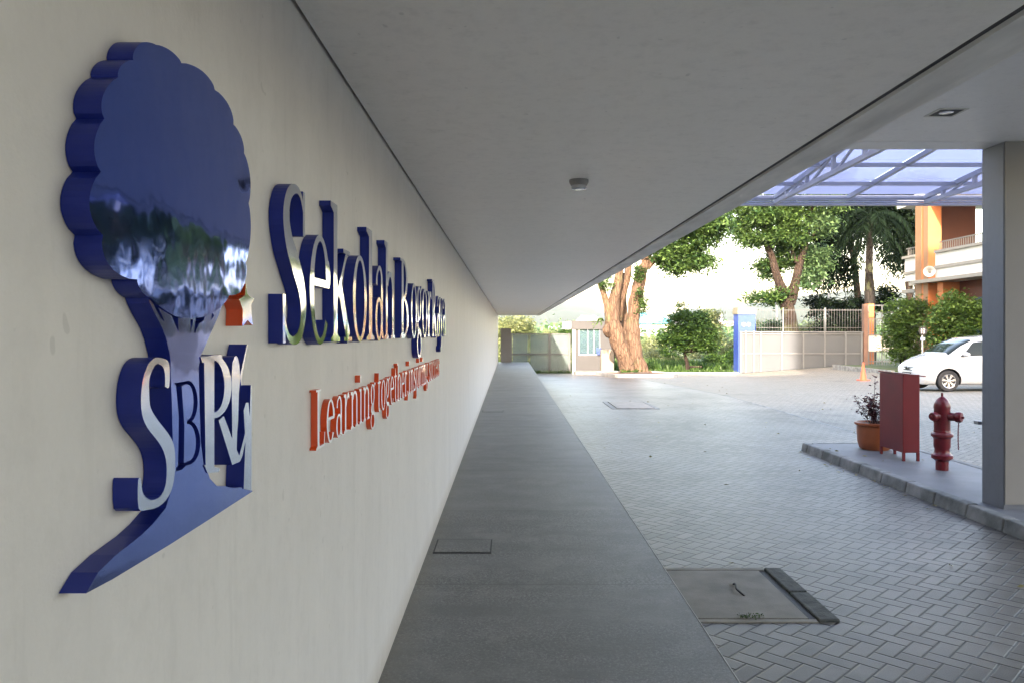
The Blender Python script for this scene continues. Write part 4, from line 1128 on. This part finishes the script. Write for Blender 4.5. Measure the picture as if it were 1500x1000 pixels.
# ================================================================== VEGETATION
def crownpts(blobs, n, rng, clump=.35, per=40, zf=.6):
    wts = np.array([b_[3] * b_[4] * b_[5] for b_ in blobs]) ** .67; wts /= wts.sum()
    C = []; T = []
    ncl = max(6, n // per)
    for bi, b_ in enumerate(blobs):
        m = max(2, int(ncl * wts[bi]))
        d = rng.normal(size=(m, 3)); d /= np.linalg.norm(d, axis=1, keepdims=True)
        r = rng.uniform(.45, 1.05, (m, 1)) ** .5
        cen = np.array(b_[:3]) + d * r * np.array(b_[3:6])
        for c in cen:
            q = c + rng.normal(size=(per, 3)) * clump * np.array([1, 1, zf]) * rng.uniform(.6, 1.3)
            C.append(q); tt = rng.uniform(0, .7); T.append(np.clip(tt + rng.normal(size=per) * .2, 0, 1))
    return np.concatenate(C), np.concatenate(T)
def foliage(blobs, n, size, m, parent, seed, clump=.35, per=40, width=.42, droop=0., zf=.6, name='crown'):
    rng = np.random.default_rng(seed); C, T = crownpts(blobs, n, rng, clump, per, zf)
    return leafmesh(name, C, T, rng.uniform(.6, 1.3, len(C)) * size, m, parent, width=width, rng=rng, droop=droop)
def pxblob(px, py, Z, r, rz=None, ry=None):
    p = P(px, py, Z); s = Z / F; return (p.x, p.y, p.z, r * s, (ry or r) * s, (rz or r) * s)
def tubepx(b, pts, n=14, wob=.0, seed=0, Z=None):
    L = [tuple(P(q[0], q[1], q[3] if len(q) > 3 else Z)) + (q[2] * (q[3] if len(q) > 3 else Z) / F,) for q in pts]
    L = cr(L, 6); b.tube([q[:3] for q in L], [q[3] for q in L], n, wob=wob, seed=seed); return b

# --- big twin-stemmed tree
T1 = 38.5; gt1 = gz(6, T1)
t = empty('rain_tree', (XA(925, T1), T1, gt1), 'big tree with two thick leaning orange brown stems in the kerbed planter', 'tree')
b = MB()
tubepx(b, [(926, 558, 17), (922, 543, 12.5), (915, 524, 11.8), (907, 506, 11.5), (902, 488, 12), (898.5, 470, 9.5), (898.5, 452, 9.6), (901, 434, 7.8), (905, 416, 6.6), (907.5, 398, 5.6), (909, 378, 5.2), (912, 340, 5), (900, 290, 4.5), (880, 230, 3.5), (860, 190, 2)], 30, .10, 1, T1)
tubepx(b, [(941, 558, 15), (938, 542, 11.2), (931.5, 524, 10.8), (929, 506, 10.4), (927.5, 488, 10.2), (927.5, 470, 9.2), (929, 452, 8.8), (932.5, 434, 9.4), (936, 416, 8.8), (940, 398, 8), (946, 386, 6.4), (950, 374, 5), (948, 350, 4.6), (950, 300, 4), (955, 250, 3)], 30, .10, 7, T1)
tubepx(b, [(893, 474, 7), (891, 455, 6), (886, 436, 4.6), (879, 416, 4), (873, 398, 3), (862, 370, 3)], 12, .1, 3, T1)
tubepx(b, [(904, 470, 7, T1 + .5), (908, 448, 6, T1 + .6), (914, 425, 5.5, T1 + .6), (920, 400, 5, T1 + .6), (922, 370, 4, T1 + .6)], 12, .1, 4)
tubepx(b, [(925, 540, 8, T1 + 1.2), (920, 500, 7, T1 + 1.4), (915, 470, 6, T1 + 1.5), (912, 440, 5, T1 + 1.6), (914, 400, 6, T1 + 1.6)], 12, .1, 5)
tubepx(b, [(948, 392, 5), (956, 384, 4), (966, 374, 3), (985, 366, 2.4), (1010, 358, 1.6)], 10, .05, 6, T1)
tubepx(b, [(944, 395, 5), (943, 380, 4), (940, 360, 3), (960, 330, 2)], 10, .05, 9, T1)
tubepx(b, [(890, 476, 4, T1 - .2), (888.5, 483, 5.5, T1 - .4), (891, 492, 4, T1 - .2)], 12, .2, 8)
for (a, c) in ((912, -9), (946, 8), (950, 14), (933, 3)):
    tubepx(b, [(a, 546, 5), (a + c * .6, 551, 3), (a + c * 1.4, 556, 1.5)], 10, .1, a, T1 - .6)
b.build('trunk', M['bark1'], t, True, angle=80)
bl = [pxblob(975, 372, T1, 26, 14), pxblob(1005, 360, T1, 24, 16), pxblob(1022, 385, T1, 20, 11), pxblob(1035, 345, T1, 18, 14), pxblob(1058, 325, T1 - 1, 18, 12), pxblob(990, 392, T1, 16, 9), pxblob(1010, 320, T1, 40, 26), pxblob(960, 350, T1, 20, 12),
      pxblob(940, 250, T1, 80, 50), pxblob(1010, 250, T1, 60, 45), pxblob(860, 260, T1, 70, 50), pxblob(900, 190, T1, 90, 50)]
foliage(bl, 32000, .22, M['leaf_rain'], t, 11, clump=.32, per=50, droop=.35, width=.38)
foliage(bl[:8], 11000, .26, M['leaf_rain'], t, 14, clump=.30, per=44, droop=.4, name='lower_crown')
foliage([pxblob(887, 412, T1 - .3, 8, 14), pxblob(935, 400, T1 - .4, 8, 12), pxblob(940, 440, T1 - .5, 6, 22)], 1500, .16, M['leaf_rain'], t, 12, clump=.12, per=20, name='climbing_leaves')
foliage([pxblob(922, 546, T1 - .9, 14, 3)], 500, .14, M['leaf_green'], t, 13, clump=.12, per=20, name='base_leaves')
# fern on trunk
b = MB()
fp = P(884, 470, T1 - .3); rng = np.random.default_rng(3); lc = []; dr = []
for i in range(12):
    a = rng.uniform(pi * .55, pi * 1.45); L = rng.uniform(.5, .95); up = rng.uniform(.1, .6)
    for k in range(14):
        s_ = k / 13; p = fp + Vector((cos(a) * L * s_, sin(a) * L * s_ * .4, up * s_ - .5 * s_ * s_)); lc.append(tuple(p)); dr.append((cos(a), sin(a) * .4, up - s_))
dr = np.array(dr); dr /= np.linalg.norm(dr, axis=1, keepdims=True)
leafmesh('fern_fronds', lc, rng.random(len(lc)), np.full(len(lc), .13), M['leaf_green'], t, rng=rng, dirs=dr, width=.5)
# planter
t = empty('tree_planter', (5.8, 36.5, gz(6, 36)), 'pale kerb stone ring filled with soil around the big leaning tree', 'planter')
cx_, cy_ = XA(932, 37.5), 38.0
def oct_(rx, ry, z0, z1, mb):
    pts = [(-.8, -1), (.75, -1), (1, -.7), (1, .7), (.75, 1), (-.75, 1), (-1, .7), (-1, -.55)]
    vs = [(cx_ + x * rx, cy_ + y * ry, z) for z in (z0, z1) for x, y in pts]
    mb.add(vs, [tuple(range(7, -1, -1)), tuple(range(8, 16))] + [(i, (i + 1) % 8, 8 + (i + 1) % 8, 8 + i) for i in range(8)])
b = MB(); 
pts = [(-.8, -1), (.75, -1), (1, -.7), (1, .7), (.75, 1), (-.75, 1), (-1, .7), (-1, -.55), (-.8, -1)]
for (a, c) in zip(pts[:-1], pts[1:]):
    p = Vector((cx_ + a[0] * 1.62, cy_ + a[1] * 3.1, 0)); q = Vector((cx_ + c[0] * 1.62, cy_ + c[1] * 3.1, 0))
    p.z = gz(6, p.y) + .06; q.z = gz(6, q.y) + .06
    b.bar(p, q, .14, .22)
b.build('planter_kerb', mat('pale_kerb', (.42, .42, .40), (.28, .28, .27), 4, .8), t, bevel=.01)
b = MB(); pp = [(cx_ + a[0] * 1.57, cy_ + a[1] * 3.04) for a in pts[:-1]]
b.add([(x, y, gz(6, y) + .10) for x, y in pp] + [(cx_, cy_, gz(6, cy_) + .22)], [(i, (i + 1) % 8, 8) for i in range(8)])
b.build('planter_soil', M['soil'], t)

# --- forked tree behind the gate
T2 = 46.0; 
t = empty('forked_tree', (XA(1158, T2), T2, gz(17, T2)), 'tall brown tree forking above the gate and bar fence', 'tree')
b = MB()
tubepx(b, [(1160, 560, 15), (1159, 510, 12.5), (1158, 480, 11), (1154, 455, 10), (1150, 437, 9.5), (1144, 420, 6.5), (1136, 398, 5.6), (1130, 375, 5), (1123, 358, 4.6), (1118, 330, 4), (1112, 295, 3.2), (1105, 260, 2)], 16, .08, 2, T2)
tubepx(b, [(1157, 445, 7.5), (1163, 425, 7), (1167, 405, 6.2), (1172, 385, 5.5), (1179, 360, 4.6), (1184, 330, 4), (1188, 300, 3.6), (1190, 250, 2.6)], 14, .08, 4, T2)
tubepx(b, [(1166, 385, 3), (1160, 365, 2.4), (1160, 335, 1.8), (1150, 310, 1.2)], 8, .05, 4, T2)
tubepx(b, [(1180, 358, 2), (1195, 340, 1.6), (1215, 318, 1.2)], 8, .05, 4, T2)
b.build('trunk', M['bark2'], t, True, angle=80)
bl = [pxblob(1110, 318, T2, 34, 15), pxblob(1150, 322, T2, 26, 20), pxblob(1100, 352, T2, 20, 9), pxblob(1135, 350, T2, 28, 9), pxblob(1150, 375, T2 + 1, 22, 16), pxblob(1165, 345, T2, 18, 20), pxblob(1085, 335, T2, 12, 10),
      pxblob(1130, 270, T2, 60, 40), pxblob(1190, 280, T2, 50, 40), pxblob(1075, 290, T2, 30, 24), pxblob(1160, 215, T2, 70, 40), pxblob(1128, 395, T2 + 1, 17, 14), pxblob(1115, 437, T2, 18, 4), pxblob(1140, 433, T2, 12, 12)]
foliage(bl, 30000, .23, M['leaf_rain'], t, 21, clump=.34, per=50, droop=.35, width=.38)
foliage(bl[:7] + bl[11:], 13000, .27, M['leaf_rain'], t, 23, clump=.32, per=44, droop=.4, name='front_crown')
bl = [pxblob(1195, 385, T2 + 1, 20, 26), pxblob(1182, 410, T2, 10, 12), pxblob(1205, 330, T2, 20, 14)]
foliage(bl, 3200, .30, M['leaf_mid'], t, 22, clump=.3, per=24, droop=.5, name='lower_crown')
# --- dark trees at right
def tree(name, px, py0, Z, blobs, n, size, m, label, trunk=None, group=None, seed=1, bm_='bark2', **kw):
    gx = XA(px, Z); z0 = min(fieldz(gx, Z) if Z > 42.3 else gz(gx, Z), ZA(py0, Z)) if py0 else fieldz(gx, Z)
    t = empty(name, (gx, Z, z0), label, 'tree' if 'tree' in name or 'palm' in name else 'shrub', group)
    b = MB(); tr_ = trunk or [(px, 6), (px + 2, 4), (px, 2)]
    top_ = min(q[1] for q in blobs)
    if trunk:
        tubepx(b, [(q[0], q[1], q[2]) for q in trunk], 10, .08, seed, Z)
    else:
        bb = max(q[1] for q in blobs)
        tubepx(b, [(px, 487 + (CAMZ - z0) * F / Z + 4, 5), (px + 1, bb, 4), (px - 1, (bb + top_) / 2, 2.4), (px, top_, 1)], 8, .08, seed, Z)
    cen = blobs[0]
    for q in blobs:
        tubepx(b, [(trunk[len(trunk) // 2][0] if trunk else px, trunk[len(trunk) // 2][1] if trunk else max(r[1] for r in blobs), 2), ((px + q[0]) / 2, (q[1] + max(r[1] for r in blobs)) / 2 + 2, 1.4), (q[0], q[1], .6)], 6, 0, seed, Z)
    b.build('trunk', M[bm_], t, True, angle=80)
    foliage([pxblob(q[0], q[1], Z + (q[4] if len(q) > 4 else 0), q[2], q[3]) for q in blobs], n, size, m, t, seed, **kw)
    return t
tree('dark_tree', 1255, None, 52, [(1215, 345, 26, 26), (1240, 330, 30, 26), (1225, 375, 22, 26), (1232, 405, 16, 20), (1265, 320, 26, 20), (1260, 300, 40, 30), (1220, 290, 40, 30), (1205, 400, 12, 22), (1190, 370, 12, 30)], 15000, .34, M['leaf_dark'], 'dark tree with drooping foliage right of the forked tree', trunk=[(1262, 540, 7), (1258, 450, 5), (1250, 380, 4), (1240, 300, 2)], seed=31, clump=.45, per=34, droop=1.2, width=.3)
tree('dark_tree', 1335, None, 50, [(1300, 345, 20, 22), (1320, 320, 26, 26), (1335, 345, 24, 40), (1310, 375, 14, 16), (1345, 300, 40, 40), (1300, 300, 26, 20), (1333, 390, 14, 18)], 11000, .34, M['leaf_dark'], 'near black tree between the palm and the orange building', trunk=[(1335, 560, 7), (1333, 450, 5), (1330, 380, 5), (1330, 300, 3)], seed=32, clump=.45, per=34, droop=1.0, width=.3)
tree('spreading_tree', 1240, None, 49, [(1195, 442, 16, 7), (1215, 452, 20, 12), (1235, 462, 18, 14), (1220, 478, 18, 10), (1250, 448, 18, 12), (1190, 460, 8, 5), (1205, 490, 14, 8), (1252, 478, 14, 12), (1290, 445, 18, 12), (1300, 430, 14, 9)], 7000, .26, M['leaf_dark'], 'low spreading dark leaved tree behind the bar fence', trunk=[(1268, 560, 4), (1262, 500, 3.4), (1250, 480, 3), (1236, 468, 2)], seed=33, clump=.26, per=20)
# palm
TP = 46.8
t = empty('palm_tree', (XA(1275, TP), TP, -.6), 'dark palm tree with a slim trunk and drooping fronds', 'tree')
b = MB(); tubepx(b, [(1275, 560, 8), (1274, 440, 7.5), (1273, 400, 5.5), (1274, 350, 4.6), (1274, 320, 4)], 12, .04, 3, TP)
b.build('trunk', M['palmbark'], t, True, angle=80)
hub = P(1274, 322, TP); rng = np.random.default_rng(9); lc = []; dr = []; sb = MB()
for i in range(24):
    a = 2 * pi * i / 24 + rng.normal() * .1; L = rng.uniform(3.2, 4.6); u = rng.uniform(.1, 1.0)
    if i % 3 == 0: u = -.3
    prev = None; pts = []
    for k in range(34):
        s_ = k / 33; p = hub + Vector((cos(a) * L * s_ * (1 - .25 * s_), sin(a) * L * s_ * (1 - .25 * s_), L * (u * s_ - (1.15 + .3 * (i % 2)) * s_ ** 2))); pts.append(p)
    sb.tube(pts[::3], [.03 * (1 - q / 12) + .006 for q in range(len(pts[::3]))], 5)
    for k in range(3, 34):
        p = pts[k]; d = (pts[k] - pts[k - 1]).normalized(); sd2 = d.cross(Vector((0, 0, 1))).normalized()
        for q in (-1, 1):
            for e in (0, .5):
                v = (sd2 * q * .8 + d * .5 + Vector((0, 0, -.55))).normalized(); ll = .75 * (1 - abs(k / 33 - .45))
                lc.append(tuple(p + d * (e * .12) + v * ll * .5)); dr.append(tuple(v) + (ll,))
dr = np.array(dr)
sb.build('frond_ribs', M['leaf_dark'], t, True)
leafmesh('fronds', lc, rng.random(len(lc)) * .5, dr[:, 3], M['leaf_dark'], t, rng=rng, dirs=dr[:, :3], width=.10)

# --- field trees and bushes
tree('round_tree', 1006, 541, 44.6, [(1008, 475, 30, 18), (990, 492, 22, 16), (1030, 492, 20, 18), (1000, 465, 16, 10), (1010, 500, 30, 16), (982, 510, 14, 12), (1035, 512, 14, 10), (1022, 470, 16, 12), (998, 455, 7, 10), (1043, 500, 9, 12), (975, 497, 9, 9)], 13000, .17, M['leaf_green'], 'dense round green tree standing in the field beyond the kerb', trunk=[(1008, 546, 3.4), (1006, 530, 2.6), (1003, 515, 2.2), (1006, 490, 1.6)], seed=41, clump=.2, per=26, width=.5)
tree('slim_tree', 1040, None, 58, [(1040, 465, 12, 12), (1048, 490, 10, 16), (1030, 470, 10, 12)], 3600, .24, M['leaf_pale'], 'pale thin tree behind the round tree', seed=42, clump=.3, per=26)
gp = 'pale bushes in the overgrown field'
bush = [(960, 515, 60, 22, 16), (985, 522, 55, 18, 12), (1065, 505, 62, 24, 20), (1045, 525, 50, 14, 12), (1025, 518, 66, 26, 18), (955, 500, 75, 22, 16), (1075, 520, 52, 14, 16), (925, 520, 56, 18, 16), (905, 515, 60, 18, 16)]
desc = ['left of the round tree', 'just behind and left of the round tree trunk', 'left of the blue post', 'low between round tree and blue post', 'directly behind the round tree', 'tallest, right beside the big trunk', 'against the blue post', 'seen behind the big leaning trunk', 'seen between booth counter and big trunk']
for i, (px, py, Z, r, rz) in enumerate(bush):
    tree('field_bush', px, None, Z, [(px, py + 4, r * .6, rz * .65), (px - r * .5, py + 4 + rz * .3, r * .45, rz * .5), (px + r * .5, py + 4 + rz * .2, r * .45, rz * .5)], 2600, .2, M['leaf_pale'] if i not in (3, 6) else M['leaf_green'], 'pale leafy bush ' + desc[i] if i not in (3, 6) else 'mid green bush ' + desc[i], group=gp, seed=50 + i, clump=.26, per=26)
tree('broad_tree', 755, None, 75, [(757, 476, 26, 14), (740, 486, 20, 14), (772, 488, 16, 10), (757, 505, 30, 14), (735, 500, 16, 14)], 9000, .3, M['leaf_pale'], 'broad pale green tree above the glass fence at the corridor end', seed=61, clump=.4, per=30)
for i, (px, py, Z, r, rz) in enumerate([(765, 520, 52, 22, 14), (790, 512, 55, 20, 14), (815, 518, 50, 20, 16), (828, 492, 62, 14, 12), (808, 494, 64, 16, 10), (862, 508, 56, 22, 20), (745, 515, 50, 14, 16)]):
    tree('hedge_bush', px, None, Z, [(px, py, r * .8, rz * .8), (px - r * .5, py + rz * .4, r * .5, rz * .6), (px + r * .5, py + rz * .3, r * .5, rz * .6)], 3400, .2, M['leaf_green'] if i % 2 else M['leaf_pale'],
         'bush ' + ['behind the first pane of the glass fence', 'behind the middle pane of the glass fence', 'behind the last pane of the glass fence', 'rising above the fence beside the booth roof', 'rising above the middle of the glass fence', 'seen through the booth window', 'behind the grey end pillar'][i], group='bushes behind the glass fence', seed=70 + i, clump=.26, per=26)
for i, (px, py, Z, r, rz, m, lab) in enumerate([(1133, 479, 50, 12, 10, 'leaf_mid', 'dark rounded shrub behind the bar fence left of the forked tree'), (1185, 480, 58, 20, 10, 'leaf_pale', 'bright yellow green shrub behind the bar fence right of the forked tree'), (1112, 482, 62, 14, 12, 'leaf_pale', 'pale shrub behind the bar fence next to the blue post')]):
    tree('fence_shrub', px, None, Z, [(px, py, r * .8, rz * .8), (px - r * .4, py + rz * .4, r * .6, rz * .6), (px + r * .4, py + rz * .3, r * .6, rz * .6), (px, py + 20, r, 14)], 3200, .2, M[m], lab, seed=80 + i, clump=.24, per=26)
# far wood masses
rng = np.random.default_rng(77); C = []; 
for i in range(420):
    d = rng.uniform(110, 330); x = rng.uniform(-.12, .5) * d; h = rng.uniform(.5, 1.0) * (1.2 + .021 * d)
    q = rng.normal(size=(110, 3)) * np.array([2.6, 2.0, h * .22]) + np.array([x, d, fieldz(x, d) + h * .5]); C.append(q)
C = np.concatenate(C)
tag(leafmesh('far_wood', C, rng.random(len(C)), rng.uniform(.5, 1.1, len(C)), M['leaf_mid'], rng=rng, width=.8), kind='stuff')
# shrubs before the orange building
t0 = [('garden_shrub', 1322, 37.0, [(1315, 460, 17, 20), (1330, 480, 20, 26), (1310, 490, 16, 20), (1340, 455, 16, 16), (1325, 515, 20, 14)], 8000, 'bushy green shrub left of the road sign before the picket gate'),
      ('garden_shrub', 1400, 33.0, [(1385, 462, 18, 16), (1410, 450, 20, 16), (1430, 460, 18, 18), (1400, 485, 22, 16), (1430, 485, 18, 16), (1372, 475, 12, 14), (1395, 437, 12, 8), (1375, 500, 12, 12)], 9000, 'wide glossy green shrub behind the white car')]
for i, (nm_, px, Z, bl, n, lab) in enumerate(t0):
    tree(nm_, px, 540, Z, bl, n, .17, M['leaf_hedge'], lab, group='garden shrubs before the building', seed=90 + i, clump=.2, per=22, width=.5)
# planting bed
t = empty('planting_bed', (19.5, 36, gz(18, 36)), 'low kerbed grass bed at the foot of the garden shrubs', 'planting bed')
zb0 = gz(17.5, 36)
MB().box(16.9, 34.0, -.5, 20.0, 40.0, zb0 + .14).build('bed_soil', M['field'], t)
MB().box(16.75, 33.8, -.5, 16.89, 40.0, zb0 + .16).build('bed_kerb', M['kerb'], t); 
# grass
rng = np.random.default_rng(4); n = 26000
x = rng.uniform(-6, 13, n); y = 42.6 + rng.random(n) ** 1.6 * 26
z = np.array([fieldz(float(a), float(c)) for a, c in zip(x, y)])
hh = rng.uniform(.12, .42, n) * (.6 + .8 * (y > 45))
dr = rng.normal(size=(n, 3)) * .3; dr[:, 2] = 1; dr /= np.linalg.norm(dr, axis=1, keepdims=True)
tag(leafmesh('field_grass', np.stack([x, y, z + hh * .4], 1), rng.random(n), hh, M['grassblade'], rng=rng, dirs=dr, width=.22), kind='stuff')
# log bench in field
t = MB().tube([P(1010, 537, 44), P(1028, 536.5, 44)], .06, 10).build('fallen_log', M['bark2'], smooth=True)
tag(t, 'thin fallen log lying in the grass right of the round tree', 'log')

# ================================================================== ORANGE BUILDING
BX = 20.0
def YB(px): return BX * F / (px - 746)
ya, yb_, yc = YB(1360), YB(1341), YB(1322.5)
t = empty('school_building', (BX, 35, gz(BX, 35)), 'two storey school building with orange pillars and white balcony parapets at right', 'building')
y0 = 30.2
MB().box(BX, ya, -.5, BX + .62, yb_, 7.95).build('corner_pillar', M['orange'], t)
b = MB(); b.box(BX - .012, ya + .02, -.5, BX - .001, ya + .42, 7.95); b.box(BX - .012, ya + .60, -.5, BX - .001, yb_ - .01, 7.95); b.build('pillar_strips', M['tan'], t)  # strips carry the side face's shade in their colour
MB().box(BX + .1, y0, 4.2, BX + .28, YB(1367), 5.35).build('parapet', M['white'], t)
MB().box(BX - .02, y0, 5.35, BX + .34, YB(1368.5), 5.47).build('parapet_cap', M['trim'], t)
MB().box(BX + .03, y0, 4.62, BX + .099, YB(1367), 4.76).build('parapet_band', M['trim'], t)
MB().box(BX - .38, y0, 3.98, BX + .62, ya + 1.0 if False else ya - .01, 4.14).build('canopy_ledge', M['trim'], t)
MB().box(BX - .38, ya - .005, 3.98, BX - .02, YB(1345), 4.14).build('ledge_end', M['trim'], t)
MB().box(BX + .1, yb_ + .01, 4.2, BX + .28, yc, 5.35).build('rear_parapet', M['white'], t)
MB().box(BX - .02, yb_ + .01, 5.35, BX + .34, yc + .08, 5.47).build('rear_parapet_cap', M['trim'], t)
MB().box(BX + .03, yb_ + .01, 4.55, BX + .099, yc, 4.68).build('rear_parapet_band', M['trim'], t)
MB().box(BX - .05, yb_ + .01, 3.6, BX + .3, yc + .05, 3.78).build('rear_ledge', M['trim'], t)
MB().box(BX + .29, y0, 4.0, 28, yc, 4.2).build('upper_floor', M['creamw'], t)
MB().box(BX - .05, y0, 7.96, 28.5, yc + .5, 8.4).build('roof_slab', M['white'], t)
MB().box(BX + .64, yb_ - .1, 4.21, 22.9, yb_ + .2, 7.95).build('brown_wall', M['redbrown'], t)
MB().box(23.7, yb_ - .1, 4.21, 28, yb_ + .2, 7.95).build('cream_wall', M['creamw'], t)
MB().box(24.6, 33, 4.21, 25.0, yb_ - .12, 7.95).build('cream_wall', M['creamw'], t)
MB().box(BX + .9, y0 + 2, -.5, BX + 1.1, yb_ + .1, 3.99).build('ground_wall', M['redbrown'], t)
MB().box(BX + .1, YB(1378), -.5, BX + .88, YB(1370), 3.97).build('lower_pillar', M['orange'], t)
MB().box(BX + .885, 34.0, .8, BX + .895, 34.8, 3.2).build('tall_window', M['glass'], t)
def rail(y_0, y_1, zt):
    b = MB(); y = y_0
    b.bar((BX + .19, y_0, zt), (BX + .19, y_1, zt), .05, .05); 
    while y < y_1: b.bar((BX + .19, y, 5.47), (BX + .19, y, zt), .03); y += .17
    b.build('balcony_rail', M['ltgrey'], t)
rail(y0, YB(1370), 5.86); rail(yb_ + .03, yc, 5.86)
# loudspeaker
lx, ly, lz = BX - .25, YB(1369), ZA(398, YB(1369))
t = empty('horn_loudspeaker', (lx, ly, lz), 'white horn loudspeaker fixed on the orange pillar below the balcony', 'loudspeaker')
hb = MB(); hb.lathe((0, 0, 0), [(.25, 0), (.255, .012), (.24, .02), (.16, -.07), (.09, -.16), (.06, -.24)], 28, axis='x', cap=False)
m_ = Matrix.Rotation(radians(238), 3, 'Z'); hb.v = [tuple(m_ @ Vector(v) + Vector((lx, ly, lz))) for v in hb.v]; hb.build('horn', M['white'], t, True)
hb = MB(); hb.lathe((0, 0, 0), [(.0, .0), (.05, -.01), (.06, -.08), (.03, -.2)], 16, axis='x', cap=False); hb.lathe((0, 0, 0), [(.1, -.22), (.1, -.38), (.05, -.4)], 16, axis='x')
hb.v = [tuple(m_ @ Vector(v) + Vector((lx, ly, lz))) for v in hb.v]; hb.build('driver', M['trim'], t, True)
# road sign
sy = 31.0; sx = XA(1351, sy)
t = empty('road_sign', (sx, sy, gz(sx, sy)), 'small round black and white road sign above a blue plate on a thin pole', 'sign')
MB().tube([(sx, sy, gz(sx, sy)), (sx, sy, ZA(480, sy))], .025, 10).build('sign_pole', M['white'], t, True)
MB().lathe((sx, sy - .035, ZA(485, sy)), [(.17, 0), (.17, -.012)], 28, axis='y').build('sign_disc', M['black'], t)
b = MB(); zc_ = ZA(485, sy)
b.bar((sx - .055, sy - .052, zc_ - .10), (sx - .055, sy - .052, zc_ + .10), .045, .006, up=(0, 1, 0))
for a0, a1, cz in ((-90, 90, .05), (-90, 90, -.05)):
    for q in ring(sx + .01, zc_ + cz, .07, .055, .03, .03, a0, a1, 20): b.add([(x, sy - .052, z) for x, z in q] + [(x, sy - .048, z) for x, z in q], [(0, 1, 2, 3), (7, 6, 5, 4), (0, 4, 5, 1), (2, 6, 7, 3)])
b.build('sign_marks', M['white'], t)
MB().box(sx - .09, sy - .04, ZA(498.5, sy), sx + .09, sy - .026, ZA(494, sy)).build('sign_plate', mat('sign_plate_blue', (.25, .3, .5)), t)

# ================================================================== STREET LAMPS, HOUSES
LZ = 62
t = empty('street_lamp', (XA(1213, LZ), LZ, -.7), 'thin curved grey street lamp rising behind the bar fence', 'street lamp')
pts = [tuple(P(q[0], q[1], LZ)) for q in ((1213, 545), (1213.5, 470), (1214, 410), (1213, 400), (1208, 393), (1196, 388), (1181, 384))]
MB().tube([q for q in cr(pts, 5)], .07, 8).build('lamp_pole', M['steel'], t, True)
e = P(1178, 383, LZ); MB().box(e.x - .35, e.y - .1, e.z - .06, e.x + .2, e.y + .1, e.z + .06).build('lamp_head', M['steel'], t, bevel=.02)
t = MB().tube([P(1138, 530, 70), P(1138, 447, 70)], .09, 8).build('utility_pole', M['steel'], smooth=True); tag(t, 'thin grey pole behind the bar fence left of the forked tree', 'pole')
def house(name, px0, px1, yridge, yeave, ybase, Z, mroof, mwall, label, dep=12):
    x0, x1 = XA(px0, Z), XA(px1, Z); ze, zr, zb1 = ZA(yeave, Z), ZA(yridge, Z), ZA(ybase, Z)
    t = empty(name, ((x0 + x1) / 2, Z + dep / 2, zb1), label, 'house')
    MB().box(x0, Z, min(zb1, -3), x1, Z + dep, ze).build('wall', mwall, t)
    o = .8; b = MB(); h = (dep / 2 + o)
    hip = min(h, (x1 - x0) * .35)
    b.add([(x0 - o, Z - o, ze), (x1 + o, Z - o, ze), (x1 + o, Z + dep + o, ze), (x0 - o, Z + dep + o, ze), (x0 - o + hip, Z + dep / 2, zr), (x1 + o - hip, Z + dep / 2, zr)], [(0, 1, 5, 4), (1, 2, 5), (2, 3, 4, 5), (3, 0, 4), (3, 2, 1, 0)])
    b.build('roof', mroof, t)
    x = x0 + 1.2
    while x < x1 - 1.5: MB().box(x, Z - .02, ze - 2.0, x + 1.0, Z + .01, ze - .8).build('window', M['glass'], t); x += 2.6
    b = MB(); b.bar((x0 - o, Z - o, ze + .05), (x0 - o + hip, Z + dep / 2, zr + .05), .35, .12); b.bar((x1 + o, Z - o, ze + .05), (x1 + o - hip, Z + dep / 2, zr + .05), .35, .12); b.build('ridge_trim', M['white'], t)
    return t
house('house', 930, 985, 457, 474, 500, 125, M['teal'], M['white'], 'white house with a teal hipped roof between big tree and round tree')
house('house', 788, 836, 478, 484, 492, 210, M['white'], M['white'], 'long low white building beyond the glass fence', 10)
house('house', 852, 876, 462, 471, 490, 170, M['white'], M['white'], 'small pale gabled house just above the booth roof', 9)
house('house', 1062, 1090, 470, 475, 490, 260, M['redroof'], M['white'], 'far pale red roofed house left of the blue post', 10)
tz = 420
t = MB().box(XA(1054, tz), tz, -5, XA(1058.5, tz), tz + 6, ZA(460, tz)).build('tower_block', M['bluegrey']); tag(t, 'far slim tower block on the hazy horizon left of the blue post', 'building')

# ================================================================== HAZE
hz = MB().box(-1880, -110, -16, 1880, 1860, 100).build('haze', M['white'])
hm = bpy.data.materials.new('haze_air'); hm.use_nodes = True; n_ = hm.node_tree; n_.nodes.clear()
out = n_.nodes.new('ShaderNodeOutputMaterial'); pv = n_.nodes.new('ShaderNodeVolumePrincipled')
pv.inputs['Color'].default_value = (.72, .88, 1, 1); pv.inputs['Density'].default_value = .00008; pv.inputs['Anisotropy'].default_value = .2
n_.links.new(pv.outputs[0], out.inputs['Volume']); hz.data.materials.clear(); hz.data.materials.append(hm)
tag(hz, kind='stuff')
